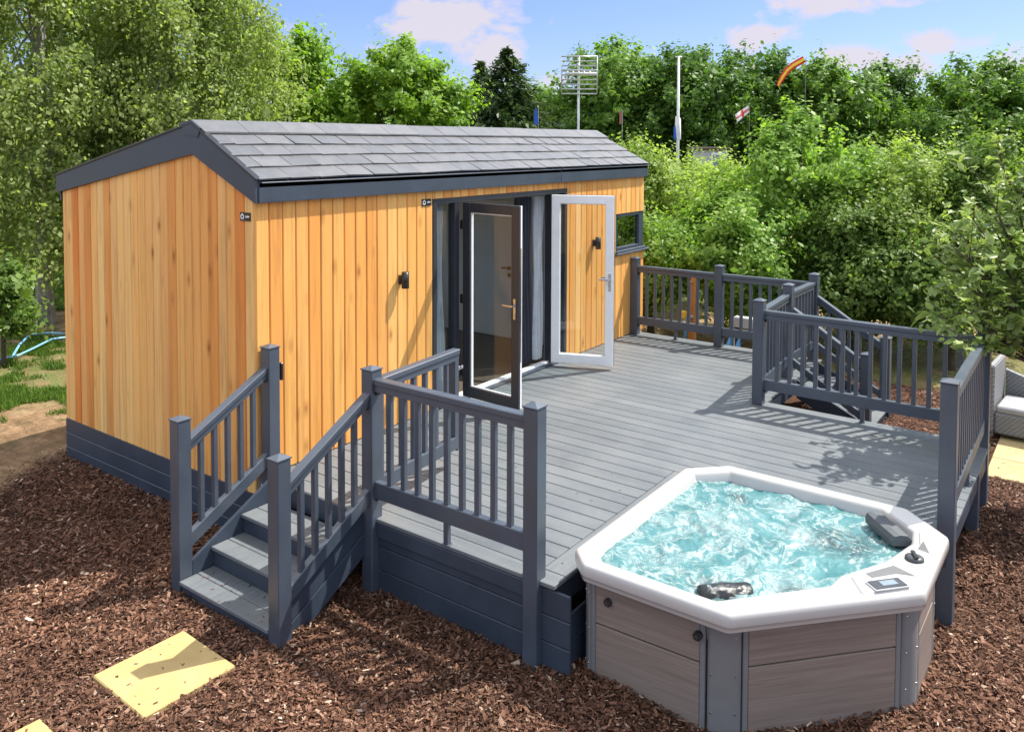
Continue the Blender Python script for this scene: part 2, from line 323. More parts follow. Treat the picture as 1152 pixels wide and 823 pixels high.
# ------------------------------------------------------------------ mesh builder
class MB:
    def __init__(s): s.v = []; s.f = []; s.sm = []
    def add(s, vs, fs, smooth=False):
        b = len(s.v); s.v += [tuple(map(float, p)) for p in vs]
        s.f += [tuple(b+i for i in f) for f in fs]; s.sm += [smooth]*len(fs); return s
    def box(s, x0, x1, y0, y1, z0, z1, c=.004, mat=None):
        hx, hy, hz = abs(x1-x0)/2, abs(y1-y0)/2, abs(z1-z0)/2
        cx, cy, cz = (x0+x1)/2, (y0+y1)/2, (z0+z1)/2
        c = min(c, hx*.45, hy*.45, hz*.45)
        vs = []; idx = {}
        for sx in (-1, 1):
            for sy in (-1, 1):
                for sz in (-1, 1):
                    for k in range(3):
                        p = [hx-c, hy-c, hz-c]; p[k] += c
                        idx[(sx, sy, sz, k)] = len(vs); vs.append((sx*p[0], sy*p[1], sz*p[2]))
        fs = []
        I = idx
        for sg in (-1, 1):
            q = [(sg, -1, -1), (sg, 1, -1), (sg, 1, 1), (sg, -1, 1)]
            f = [I[(*t, 0)] for t in q]; fs.append(f if sg > 0 else f[::-1])
            q = [(-1, sg, -1), (-1, sg, 1), (1, sg, 1), (1, sg, -1)]
            f = [I[(*t, 1)] for t in q]; fs.append(f if sg > 0 else f[::-1])
            q = [(-1, -1, sg), (1, -1, sg), (1, 1, sg), (-1, 1, sg)]
            f = [I[(*t, 2)] for t in q]; fs.append(f if sg > 0 else f[::-1])
        def fix(f):   # orient outward
            a, b, d = (Vector(vs[f[i]]) for i in (0, 1, 2))
            n = (b-a).cross(d-a); m = sum((Vector(vs[i]) for i in f), Vector())
            return f if n.dot(m) > 0 else f[::-1]
        for a in (-1, 1):
            for b in (-1, 1):
                fs.append(fix([I[(-1, a, b, 1)], I[(1, a, b, 1)], I[(1, a, b, 2)], I[(-1, a, b, 2)]]))
                fs.append(fix([I[(a, -1, b, 0)], I[(a, 1, b, 0)], I[(a, 1, b, 2)], I[(a, -1, b, 2)]]))
                fs.append(fix([I[(a, b, -1, 0)], I[(a, b, 1, 0)], I[(a, b, 1, 1)], I[(a, b, -1, 1)]]))
                for d in (-1, 1): fs.append(fix([I[(a, b, d, 0)], I[(a, b, d, 1)], I[(a, b, d, 2)]]))
        if mat is None: vs = [(p[0]+cx, p[1]+cy, p[2]+cz) for p in vs]
        else: vs = [tuple(mat @ Vector((p[0]+cx, p[1]+cy, p[2]+cz))) for p in vs]
        return s.add(vs, fs)
    def beam(s, p, q, w, h, c=.004, upv=(0, 0, 1)):
        p, q = Vector(p), Vector(q); x = (q-p); L = x.length; x.normalize()
        y = Vector(upv).cross(x); y.normalize(); z = x.cross(y)
        m = Matrix(((x.x, y.x, z.x, p.x), (x.y, y.y, z.y, p.y), (x.z, y.z, z.z, p.z), (0, 0, 0, 1)))
        return s.box(0, L, -w/2, w/2, -h/2, h/2, c, m)
    def sheared(s, p, q, w, h):
        # a sloping rail whose ends are vertical: p, q are centre-line ends
        p, q = Vector(p), Vector(q); d = Vector((q.x-p.x, q.y-p.y, 0)).normalized(); n = Vector((-d.y, d.x, 0))*w/2; z = Vector((0, 0, h/2))
        c = .006; vs = []
        for e in (p, q):
            for (a, b) in ((-1, -1), (1, -1), (1, 1), (-1, 1)):
                if b < 0: vs.append(e+n*a-z)
                else: vs.append(e+n*a+z-Vector((0, 0, c)))
        for e in (p, q):
            vs.append(e+n*.85+z); vs.append(e-n*.85+z)
        fs = [(0, 1, 5, 4), (1, 2, 6, 5), (3, 0, 4, 7), (2, 8, 10, 6), (8, 9, 11, 10), (9, 3, 7, 11), (0, 3, 9, 8, 2, 1), (4, 5, 6, 10, 11, 7)]
        return s.add(vs, fs)
    def tube(s, pts, rad, n=8, cap=True):
        pts = [Vector(p) for p in pts]; rs = rad if hasattr(rad, '__len__') else [rad]*len(pts)
        vs = []; fs = []; ref = None
        for i, p in enumerate(pts):
            d = (pts[min(i+1, len(pts)-1)]-pts[max(i-1, 0)]).normalized()
            if ref is None: ref = Vector((1, 0, 0)) if abs(d.x) < .9 else Vector((0, 1, 0))
            a = (ref-d*ref.dot(d)).normalized(); b = d.cross(a); ref = a
            for k in range(n):
                t = 2*math.pi*k/n; vs.append(p+(a*math.cos(t)+b*math.sin(t))*rs[i])
        for i in range(len(pts)-1):
            for k in range(n):
                fs.append((i*n+k, i*n+(k+1) % n, (i+1)*n+(k+1) % n, (i+1)*n+k))
        s.add(vs, fs, True)
        if cap:
            b = len(s.v)-len(vs)
            s.f.append(tuple(b+k for k in range(n))[::-1]); s.sm.append(False)
            s.f.append(tuple(b+(len(pts)-1)*n+k for k in range(n))); s.sm.append(False)
        return s
    def prism(s, poly, z0, z1, m=None):
        n = len(poly); vs = [(x, y, z0) for x, y in poly]+[(x, y, z1) for x, y in poly]
        if m is not None: vs = [tuple(m @ Vector(v)) for v in vs]
        fs = [tuple(range(n))[::-1], tuple(range(n, 2*n))]+[(i, (i+1) % n, n+(i+1) % n, n+i) for i in range(n)]
        return s.add(vs, fs)
    def build(s, name, mat, parent=None, off=(0, 0, 0), fix=False):
        me = bpy.data.meshes.new(name)
        o = Vector(off)
        me.from_pydata([tuple(Vector(v)-o) for v in s.v], [], s.f)
        me.materials.append(mat)
        me.polygons.foreach_set('use_smooth', s.sm)
        if fix:
            import bmesh
            bm = bmesh.new(); bm.from_mesh(me); bmesh.ops.recalc_face_normals(bm, faces=bm.faces); bm.to_mesh(me); bm.free()
        me.update()
        ob = bpy.data.objects.new(name, me); COL.objects.link(ob)
        if parent is not None: ob.parent = parent
        else: ob.location = o
        return ob

def tag(o, label=None, cat=None, group=None, kind=None):
    if label: o['label'] = label
    if cat: o['category'] = cat
    if group: o['group'] = group
    if kind: o['kind'] = kind
    return o

def thing(name, loc, label, cat, group=None):
    o = bpy.data.objects.new(name, None); COL.objects.link(o); o.location = loc; o.empty_display_size = .2
    return tag(o, label, cat, group)

def part(name, mb, mat, root, parent=None, label=None, fix=False):
    """mesh in world coordinates put under root (or under a part of root)"""
    off = tuple(root.location)
    o = mb.build(name, mat, parent or root, off, fix)
    if label: o['label'] = label
    return o

def raw_mesh(name, V, loops, starts, totals, mat, parent=None, smooth=False, loc=None):
    me = bpy.data.meshes.new(name)
    me.vertices.add(len(V)); me.vertices.foreach_set('co', np.asarray(V, np.float32).ravel())
    me.loops.add(len(loops)); me.loops.foreach_set('vertex_index', np.asarray(loops, np.int32))
    me.polygons.add(len(starts)); me.polygons.foreach_set('loop_start', np.asarray(starts, np.int32)); me.polygons.foreach_set('loop_total', np.asarray(totals, np.int32))
    if smooth: me.polygons.foreach_set('use_smooth', np.ones(len(starts), bool))
    me.update(calc_edges=True); me.materials.append(mat)
    o = bpy.data.objects.new(name, me); COL.objects.link(o)
    if parent is not None: o.parent = parent
    elif loc is not None: o.location = loc
    return o

# ------------------------------------------------------------------ world, sun
w = bpy.data.worlds.new("World"); scene.world = w; w.use_nodes = True
nt = w.node_tree; nt.nodes.clear()
SUN = Vector((.86, -.50, 0)).normalized()*math.cos(R(56)); SUN.z = math.sin(R(56))
def wn(t, **k):
    n = nt.nodes.new(t)
    for a, b in k.items(): setattr(n, a, b)
    return n
L = nt.links.new
out = wn('ShaderNodeOutputWorld'); bg = wn('ShaderNodeBackground'); bg.inputs[1].default_value = .14
sky = wn('ShaderNodeTexSky', sky_type='NISHITA'); sky.sun_disc = False; sky.sun_elevation = R(56); sky.sun_rotation = math.atan2(SUN.x, SUN.y)
sky.air_density = 1.0; sky.dust_density = .6; sky.ozone_density = 3.0
tc = wn('ShaderNodeTexCoord')
mp = wn('ShaderNodeMapping'); mp.inputs['Scale'].default_value = (1, 1, 1.7); L(tc.outputs['Generated'], mp.inputs[0])
nz = wn('ShaderNodeTexNoise'); nz.inputs['Scale'].default_value = 13; nz.inputs['Detail'].default_value = 8; nz.inputs['Roughness'].default_value = .58; nz.inputs['Distortion'].default_value = .3; L(mp.outputs[0], nz.inputs[0])
blob = None
def wmath(op, a, b=None):
    n = wn('ShaderNodeMath', operation=op)
    for i, x in enumerate((a, b)):
        if x is None: continue
        if isinstance(x, (int, float)): n.inputs[i].default_value = x
        else: L(x, n.inputs[i])
    return n.outputs[0]
for (px, py, sx, sy, st) in ((505, 22, 62, 30, 1), (545, 62, 60, 34, .85), (470, 70, 60, 24, .6), (930, 3, 75, 16, 1), (1062, 48, 42, 15, 1), (850, 42, 46, 14, .9), (960, 62, 60, 14, .95), (872, 9, 16, 10, .8), (1140, 78, 46, 20, .8), (610, 88, 40, 14, .6), (1010, 72, 40, 14, .8), (330, 40, 60, 30, .5)):
    d = fw + rt*(px-CX)/F - up*(py-PY)/F; d /= np.linalg.norm(d)
    az = math.atan2(d[1], d[0]); th = np.array([-math.sin(az), math.cos(az), 0]); ve = np.cross(d, th)
    dots = []
    for vec, s in ((th, sx*.84/F), (ve, sy*.88/F)):
        k = wn('ShaderNodeVectorMath', operation='DOT_PRODUCT'); L(tc.outputs['Generated'], k.inputs[0]); k.inputs[1].default_value = tuple(vec)
        c0 = float(np.dot(d, vec))
        q = wmath('DIVIDE', wmath('SUBTRACT', k.outputs['Value'], c0), s); dots.append(wmath('MULTIPLY', q, q))
    k = wn('ShaderNodeVectorMath', operation='DOT_PRODUCT'); L(tc.outputs['Generated'], k.inputs[0]); k.inputs[1].default_value = tuple(d)
    facing = wmath('GREATER_THAN', k.outputs['Value'], .5)
    g = wmath('MULTIPLY', wmath('MULTIPLY', wmath('POWER', 2.0, wmath('MULTIPLY', wmath('ADD', dots[0], dots[1]), -1.0)), st), facing)
    blob = g if blob is None else wmath('MAXIMUM', blob, g)
dens = wmath('ADD', wmath('MULTIPLY', blob, .55), wmath('MULTIPLY', wmath('SUBTRACT', nz.outputs['Fac'], .5), 1.6))
cr = wn('ShaderNodeValToRGB'); cr.color_ramp.elements[0].position = .21; cr.color_ramp.elements[1].position = .42; L(dens, cr.inputs[0])
sep = wn('ShaderNodeSeparateXYZ'); L(tc.outputs['Generated'], sep.inputs[0])
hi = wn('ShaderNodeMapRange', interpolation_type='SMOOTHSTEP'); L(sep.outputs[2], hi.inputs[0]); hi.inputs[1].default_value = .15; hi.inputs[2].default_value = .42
def wmix(f, a, b, mode='MIX'):
    n = wn('ShaderNodeMix', data_type='RGBA', blend_type=mode)
    for i, x in ((0, f), (6, a), (7, b)):
        if isinstance(x, (int, float, tuple)): n.inputs[i].default_value = x
        else: L(x, n.inputs[i])
    return n.outputs[2]
low = wmix(1.0, sky.outputs[0], (.49, .51, .69, 1), 'MULTIPLY')
base = wmix(hi.outputs[0], low, sky.outputs[0])
# bright cloud added high overhead, out of view, to raise the ambient light
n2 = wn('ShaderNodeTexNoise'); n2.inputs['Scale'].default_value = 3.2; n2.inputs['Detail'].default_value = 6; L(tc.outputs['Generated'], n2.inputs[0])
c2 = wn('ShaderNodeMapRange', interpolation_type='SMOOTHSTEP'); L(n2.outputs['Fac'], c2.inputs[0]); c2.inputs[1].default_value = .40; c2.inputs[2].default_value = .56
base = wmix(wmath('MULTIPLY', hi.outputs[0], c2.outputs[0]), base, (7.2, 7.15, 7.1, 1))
c = wmix(wmath('MULTIPLY', cr.outputs[0], .9), base, (3.2, 2.95, 3.25, 1))
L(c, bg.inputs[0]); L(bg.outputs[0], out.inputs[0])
sl = bpy.data.lights.new("sun", 'SUN'); so = bpy.data.objects.new("sun", sl); COL.objects.link(so)
sl.energy = 4.2; sl.angle = R(.53); sl.color = (1, .95, .86)
so.rotation_euler = SUN.to_track_quat('Z', 'Y').to_euler(); so.location = (10, -6, 20)
vs = scene.view_settings; vs.view_transform = 'Standard'; vs.look = 'None'; vs.gamma = 1; vs.exposure = .87; vs.use_curve_mapping = False
scene.cycles.max_bounces = 8; scene.cycles.transparent_max_bounces = 12; scene.cycles.use_denoising = True
scene.cycles.sample_clamp_indirect = 6

# ------------------------------------------------------------------ ground
rng = np.random.default_rng(7)
def sheet(name, xs, ys, zf, mat, kind='structure'):
    X, Y = np.meshgrid(xs, ys); Z = zf(X, Y)
    V = np.stack([X.ravel(), Y.ravel(), Z.ravel()], 1); nx, ny = len(xs), len(ys)
    i = np.arange(nx-1)[None, :]+np.arange(ny-1)[:, None]*nx
    q = np.stack([i, i+1, i+1+nx, i+nx], -1).reshape(-1, 4)
    o = raw_mesh(name, V, q.ravel(), np.arange(len(q))*4, np.full(len(q), 4), mat, smooth=True)
    return tag(o, kind=kind)
def axis_(lo, hi, n, ext):
    inner = np.linspace(lo, hi, n); g = np.geomspace(1, ext, 18)
    return np.concatenate([lo-g[::-1], inner, hi+g])
def hum(X, Y, a=.02):
    return a*(np.sin(X*2.1+Y*1.3)+np.sin(X*.9-Y*2.7+1.3)+np.sin(X*4.3+Y*3.1+.4)*.5)
def sst(t): t = np.clip(t, 0, 1); return t*t*(3-2*t)
def dip(x, y): return .060*sst((-3.35-np.asarray(y, float))/.6)*sst((np.asarray(x, float)+.5)/.5)*sst((3.6-np.asarray(x, float))/1.0)
def mulch_edge(X): return np.interp(X, [-12, -4, -.84, -.36, .2, 1], [-1.2, 1.3, 2.90, 3.22, 3.45, 3.3])
sheet('ground', axis_(-15, 30, 90, 900), axis_(-15, 40, 100, 900), lambda X, Y: GZ-.03+hum(X, Y, .012)-.10*sst((mulch_edge(X)-.6-Y)/.6)*sst((7.2-X)/.6)*sst((X+9.5)/.5)*sst((Y+10.5)/.5), M['ground'])

# mulch bed with an uneven edge on the far left
mv = MB(); cols = np.linspace(-10, 8.4, 93); rows = np.linspace(0, 1, 70)
vv = []; ff = []
for i, x in enumerate(cols):
    top = mulch_edge(x) + .10*noise.noise(Vector((x*1.7, 0, 0)))+.05*noise.noise(Vector((x*6, 3, 0)))
    if x > 7.2: top = -2.6
    for j, t in enumerate(rows):
        y = -11+(top+11)*(1-(1-t)**1.5)
        z = GZ+.012+.022*noise.noise(Vector((x*1.3, y*1.3, 2)))+.012*noise.noise(Vector((x*5, y*5, 7)))-float(dip(x, y))
        if t > .985: z = GZ-.05
        vv.append((x, y, z))
n2 = len(rows)
for i in range(len(cols)-1):
    for j in range(n2-1):
        ff.append((i*n2+j, (i+1)*n2+j, (i+1)*n2+j+1, i*n2+j+1))
mv.add(vv, ff, True); tag(mv.build('mulch_bed', M['mulch']), kind='structure')

def quads(V4):                   # (N,4,3) -> mesh arrays
    n = len(V4); return V4.reshape(-1, 3), np.arange(n*4), np.arange(n)*4, np.full(n, 4)
def chips(n, x0, x1, y0, y1, seed, keep):
    r = np.random.default_rng(seed)
    P = np.stack([r.uniform(x0, x1, n), r.uniform(y0, y1, n)], 1); P = P[keep(P[:, 0], P[:, 1])]; n = len(P)
    z = GZ+.030-dip(P[:, 0], P[:, 1])+r.uniform(-.012, .028, n)+np.array([.022*noise.noise((x*1.3, y*1.3, 2)) for x, y in P])
    Ln = np.minimum(np.exp(r.normal(np.log(.0102), .55, n)), .034); a = r.uniform(0, 2*np.pi, n); tilt = r.normal(0, .30, n); roll = r.normal(0, .36, n)
    Wd = Ln*r.uniform(.22, .5, n)
    u = np.stack([np.cos(a)*np.cos(tilt), np.sin(a)*np.cos(tilt), np.sin(tilt)], 1)
    v = np.stack([-np.sin(a)*np.cos(roll), np.cos(a)*np.cos(roll), np.sin(roll)], 1)
    c = np.concatenate([P, z[:, None]], 1)
    k = r.uniform(.5, 1, (n, 4))
    V = np.stack([c-u*Ln[:, None]-v*(Wd*k[:, 0])[:, None], c+u*Ln[:, None]-v*(Wd*k[:, 1])[:, None], c+u*(Ln*k[:, 2])[:, None]+v*Wd[:, None], c-u*(Ln*k[:, 3])[:, None]+v*Wd[:, None]], 1)
    return V
def keep_main(x, y):
    pave = (x > 5.32) & (x < 7.8) & (y < -4.81) & (y > -6.1)
    under = (x > .12) & (y > -2.95) | (x > 2.3) & (x < 4.5) & (y > -4.85)
    tub = (x > .25) & (x < 2.0) & (y > -4.8) & (y < -3.0) & ((x-.205)*.675+(y+4.04)*.738 > .06)
    slabs = (np.abs(x+1.452) < .318) & (np.abs(y+.976) < .318) | (np.abs(x+2.463) < .318) & (np.abs(y+1.098) < .318)
    rr_ = np.random.default_rng(len(x)); e_ = mulch_edge(x)-.05+rr_.exponential(.10, len(x))*(x < .1)
    return (y < e_) & ~under & ~tub & ~slabs & ~pave
C1 = chips(400000, -3.2, .5, -5.8, 3.7, 1, keep_main)
C2 = chips(120000, .2, 5.4, -7.6, -4.0, 2, keep_main)
C3 = chips(30000, 4.4, 8.2, -5.5, -2.6, 3, lambda x, y: ~((x > 5.32) & (x < 7.8) & (y < -4.81)))
def stray(n, x0, x1, y0, y1, z, seed):     # single bits of bark lying on slabs and boards
    r = np.random.default_rng(seed); P = np.stack([r.uniform(x0, x1, n), r.uniform(y0, y1, n), np.full(n, z)], 1)
    a = r.uniform(0, 6.28, n); l = r.uniform(.006, .016, n); wd = l*r.uniform(.25, .5, n)
    u = np.stack([np.cos(a), np.sin(a), r.normal(0, .06, n)], 1)*l[:, None]; v = np.stack([-np.sin(a), np.cos(a), r.normal(0, .1, n)], 1)*wd[:, None]
    return np.stack([P-u-v, P+u-v*.6, P+u+v, P-u*.7+v], 1)
C4 = np.concatenate([stray(18, -1.74, -1.16, -1.27, -.69, GZ+.0655, 11), stray(9, -2.75, -2.17, -1.38, -.80, GZ+.0655, 12), stray(26, -.85, -.57, -1.2, -.25, -.462, 13), stray(14, .2, 2.2, -2.9, -1.6, .003, 14), stray(40, 5.35, 6.5, -5.6, -4.85, GZ+.0535, 15), stray(1500, -3.0, 3.0, 3.2, 9.0, GZ-.012, 16)*1.0])
o = raw_mesh('bark_chips', *quads(np.concatenate([C1, C2, C3, C4])), M['chips'])
tag(o, 'brown bark chips scattered loosely over the mulch around the deck', 'bark chips', kind='stuff')

# sandy strip on the left behind the cabin
def blob_sheet(name, pts, z, mat):
    m = MB(); n = len(pts); c = np.mean(pts, 0)
    vs = [(c[0], c[1], z)]; k = 6
    for i in range(n):
        for j in range(k):
            p = np.array(pts[i])*(1-j/k)+np.array(pts[(i+1) % n])*j/k
            q = c+(p-c)*(1+.10*noise.noise(Vector((p[0]*1.5, p[1]*1.5, 5))))
            vs.append((q[0], q[1], z))
    N = n*k
    m.add(vs, [(0, 1+i, 1+(i+1) % N) for i in range(N)])
    return m.build(name, mat)
def gpt(px, py, z=GZ):
    d = fw + rt*(px-CX)/F - up*(py-PY)/F; t = (z-CAM[2])/d[2]; p = CAM+t*d; return (p[0], p[1])
def grass_blades(n, pts_fn, h, seed):
    r = np.random.default_rng(seed); P = pts_fn(r, n); n = len(P)
    a = r.uniform(0, 2*np.pi, n); hh = h*r.uniform(.5, 1.3, n); wd = .006+.006*r.random(n)
    u = np.stack([np.cos(a), np.sin(a), 0*a], 1)*wd[:, None]
    lean = np.stack([r.normal(0, .35, n)*hh, r.normal(0, .35, n)*hh, hh], 1)
    c = np.concatenate([P, np.full((n, 1), GZ-.03)], 1)
    return np.stack([c-u, c+u, c+lean*.6+u*.7, c+lean], 1)
gA, gB = np.array(gpt(20, 322)), np.array(gpt(30, 440))
def grass_fn(r, n):
    px = r.uniform(-60, 110, n); far = r.random(n)
    out = []
    P0, P1, P2, P3 = map(np.array, (gpt(-260, 306), gpt(120, 306), gpt(120, 346), gpt(-260, 356)))
    s, t = r.random(n), r.random(n)
    A = (P0*(1-s[:, None])+P1*s[:, None])*(1-t[:, None])+(P3*(1-s[:, None])+P2*s[:, None])*t[:, None]
    P0, P1, P2, P3 = map(np.array, (gpt(-260, 386), gpt(110, 376), gpt(110, 470), gpt(-260, 488)))
    B = (P0*(1-s[:, None])+P1*s[:, None])*(1-t[:, None])+(P3*(1-s[:, None])+P2*s[:, None])*t[:, None]
    nz_ = np.array([noise.noise((x*1.1, y*1.1, 1))+.7*noise.noise((x*3.3, y*3.3, 4)) for x, y in B])
    nzA = np.array([noise.noise((x*.8, y*.8, 9))+.6*noise.noise((x*2.6, y*2.6, 6)) for x, y in A])
    edge = np.minimum(1, t*3)*0
    return np.concatenate([A[nzA+.9*(.75-t) > r.uniform(-.25, .5, n)], B[nz_ > r.uniform(-.1, .5, n)]])
o = raw_mesh('grass', *quads(np.concatenate([grass_blades(130000, grass_fn, .075, 5)])), M['grass'])
tag(o, 'rough green grass on the ground to the left of the cabin', 'grass', kind='stuff')

# ------------------------------------------------------------------ cabin
CL, CW = 7.03, 3.29
H1, RY, RZ = 2.36, .84, 2.745          # wall top at the front, ridge position, cladding apex
ZC = -.141                              # cladding foot on the gable
BACKZ = 2.31
cabin = thing('cabin', (CL/2, CW/2, GZ), 'timber clad garden cabin with a slate roof and open double doors beside the deck', 'cabin')

def vboard(mb, a, b, z0, za, zb, place, t=.022, c=.008, gap=.0032):
    """upright board between a and b; place(s, n, z) -> xyz, n is out of the wall"""
    a += gap; b -= gap
    sec = [(a, 0), (a, t-c), (a+c, t), (b-c, t), (b, t-c), (b, 0)]
    vs = [place(s, n, z0) for s, n in sec]+[place(s, n, za+(zb-za)*(s-a)/(b-a)) for s, n in sec]
    k = len(sec)
    fs = [tuple(range(k))[::-1], tuple(range(k, 2*k))]+[(i, (i+1) % k, k+(i+1) % k, k+i) for i in range(k)]
    mb.add(vs, fs)
gtop = lambda y: H1+(RZ-H1)*y/RY if y < RY else RZ+(BACKZ-RZ)*(y-RY)/(CW-RY)
g = MB(); y = 0.0; r = random.Random(3)
ys = list(np.arange(0, CW-.05, .1287))+[CW]
cuts = sorted(set([round(v, 4) for v in ys]+[]))
for a, b in zip(cuts[:-1], cuts[1:]):
    if a < RY < b:
        vboard(g, a, b, ZC, gtop(a), gtop(b), lambda s, n, z: (-n, s, z))
    else: vboard(g, a, b, ZC, gtop(a)-.002, gtop(b)-.002, lambda s, n, z: (-n, s, z))
part('gable_cladding', g, M['clad_gable'], cabin, fix=True)
# front wall boards, cut round the doorway and the corner window
DX0, DX1, DZ = 2.205, 4.844, 2.254
WX0, WX1, WZ0, WZ1 = 6.17, CL, 1.212, 1.82
g = MB(); edges = sorted(set([round(v, 4) for v in np.arange(-.022, CL+.02, .1413)]+[DX0, DX1, WX0, CL+.02]))
edges = [e for i, e in enumerate(edges) if i == 0 or e-edges[i-1] > .03 or e in (DX0, DX1, WX0, CL+.02)]
pf = lambda s, n, z: (s, -n, z)
for a, b in zip(edges[:-1], edges[1:]):
    if b-a < .012: continue
    m = (a+b)/2
    if DX0 < m < DX1: segs = [(DZ, H1)]
    elif m > WX0: segs = [(.006, WZ0), (WZ1, H1)]
    else: segs = [(.006, H1)]
    for z0, z1 in segs: vboard(g, a, b, z0, z1, z1, pf)
part('front_cladding', g, M['clad_front'], cabin, fix=True)
# plain structural walls behind the boards (hollow room)
g = MB(); T = .12
def wallpoly(x0, x1):
    # gable slab following the roof line
    prof = [(0.002, -.13), (CW, -.13), (CW, BACKZ-.01), (RY, RZ-.01), (0.002, H1-.01)]
    vs = [(x0, a, b) for a, b in prof]+[(x1, a, b) for a, b in prof]; n = 5
    g.add(vs, [tuple(range(n)), tuple(range(n, 2*n))[::-1]]+[(i, n+i, n+(i+1) % n, (i+1) % n) for i in range(n)])
wallpoly(.002, T); wallpoly(CL-T, CL-.002)
for (xa, xb, za, zb) in ((T, 2.6, -.13, BACKZ-.02), (4.9, CL-T, -.13, BACKZ-.02), (2.6, 4.9, -.13, .75), (2.6, 4.9, 2.05, BACKZ-.02)): g.box(xa, xb, CW-T, CW-.002, za, zb, 0)
g.box(T, DX0, .002, T, -.13, H1-.02, 0); g.box(DX1, WX0, .002, T, -.13, H1-.02, 0)
g.box(DX0, DX1, .002, T, DZ, H1-.02, 0); g.box(DX0, DX1, .002, T, -.13, 0.0, 0)
g.box(WX0, CL-T, .002, T, -.13, WZ0, 0); g.box(WX0, CL-T, .002, T, WZ1, H1-.02, 0)
part('inner_wall', g, M['int_wall'], cabin, fix=True)
g = MB()
for i in range(25): g.box(CL-.004, CL+.018, .13*i+.004, .13*i+.126, ZC, gtop(min(.13*i+.065, CW))-.03, .004)
part('far_cladding', g, M['clad_gable'], cabin)
g = MB()
for i in range(54):
    if 2.6 < .13*i+.065 < 4.9:
        g.box(.13*i+.004, .13*i+.126, CW, CW+.022, ZC, .75, .004); g.box(.13*i+.004, .13*i+.126, CW, CW+.022, 2.05, BACKZ-.02, .004)
    else: g.box(.13*i+.004, .13*i+.126, CW, CW+.022, ZC, BACKZ-.02, .004)
part('rear_cladding', g, M['clad_gable'], cabin)
g = MB(); g.box(T, CL-T, T, CW-T, -.12, -.005, 0); part('interior_floor', g, M['int_floor'], cabin)
g = MB(); g.add([(T, T, H1-.02), (CL-T, T, H1-.02), (CL-T, RY, RZ-.04), (T, RY, RZ-.04), (CL-T, CW-T, BACKZ), (T, CW-T, BACKZ)], [(0, 1, 2, 3), (3, 2, 4, 5)]); part('ceiling', g, M['int_wall'], cabin)
g = MB()  # unseen rear window, added to let daylight into the dark room
for (xa, xb, za, zb) in ((2.6, 2.66, .75, 2.05), (4.84, 4.9, .75, 2.05), (2.66, 4.84, .75, .81), (2.66, 4.84, 1.99, 2.05), (3.72, 3.78, .81, 1.99)): g.box(xa, xb, CW-.08, CW+.03, za, zb, .003)
added_rear_win = part('window', g, M['frame'], cabin)
g = MB(); g.box(2.66, 4.84, CW-.03, CW-.02, .81, 1.99, .001); part('pane', g, M['glass'], cabin, added_rear_win)
# skirting boards under the gable and the corner trim
g = MB(); z = ZC-.006
for k in range(3):
    g.box(-.020, .010, -.02, CW+.02, z-.150, z, .006); z -= .155
g.box(-.012, .01, 0, CW, GZ-.05, ZC-.01, 0)
part('skirting_board', g, M['skirt'], cabin)
g = MB(); g.box(-.016, CL+.01, CW+.002, CW+.02, GZ-.05, ZC-.01, .004); part('rear_skirting', g, M['skirt'], cabin)
# roof: two slopes of slates, ridge, bargeboards, fascia
FE = (-.075, 2.520); RR = (RY, 3.000); BE = (CW+.085, 2.472)
def slope_rows(mb, e, rg, first_seed, n_rows, x0, x1, under):
    rnd = random.Random(first_seed); dy, dz = rg[0]-e[0], rg[1]-e[1]; L_ = math.hypot(dy, dz); u = (dy/L_, dz/L_); nrm = (-u[1], u[0]) if u[0] > 0 else (u[1], -u[0])
    g_ = L_/n_rows
    for k in range(n_rows):
        s0 = k*g_; s1 = min(L_, s0+g_*1.35); x = x0-(.165 if k % 2 else 0)
        lift0 = .030; lift1 = .012
        while x < x1-.01:
            a = max(x, x0)+.004; b = min(x+.330, x1)-.004; x += .330
            if b-a < .03: continue
            j = rnd.uniform(-.005, .005); t = .013; ds = rnd.uniform(-.004, .004)
            def P(xx, s, l): return (xx, e[0]+u[0]*s+nrm[0]*l, e[1]+u[1]*s+nrm[1]*l)
            s0j = s0+ds
            vs = [P(a, s0j, lift0+j-t), P(b, s0j, lift0-j-t), P(b, s1, lift1-t), P(a, s1, lift1-t), P(a, s0j, lift0+j), P(b, s0j, lift0-j), P(b, s1, lift1), P(a, s1, lift1)]
            mb.add(vs, [(0, 3, 2, 1), (4, 5, 6, 7), (0, 1, 5, 4), (1, 2, 6, 5), (2, 3, 7, 6), (3, 0, 4, 7)])
XO0, XO1 = -.030, CL+.045
roof = MB(); slope_rows(roof, FE, RR, 4, 5, XO0, XO1, 0); slope_rows(roof, BE, RR, 9, 12, XO0, XO1, 0)
ro = part('roof', roof, M['slate'], cabin, fix=True)
g = MB()   # solid roof deck under the slates
pts = [(FE[0], FE[1]-.006), (RR[0], RR[1]-.006), (BE[0], BE[1]-.006), (BE[0], BE[1]-.05), (RY, RR[1]-.10), (FE[0], FE[1]-.05)]
n = 6; vs = [(XO0+.012, a, b) for a, b in pts]+[(XO1-.012, a, b) for a, b in pts]
g.add(vs, [(0, 1, 4, 5), (1, 2, 3, 4), (6, 11, 10, 7), (7, 10, 9, 8)]+[(i, n+i, n+(i+1) % n, (i+1) % n) for i in range(n)])
part('roof_deck', g, M['paint'], cabin, ro, fix=True)
g = MB(); x = XO0-.02; k = 0; rnd = random.Random(5)
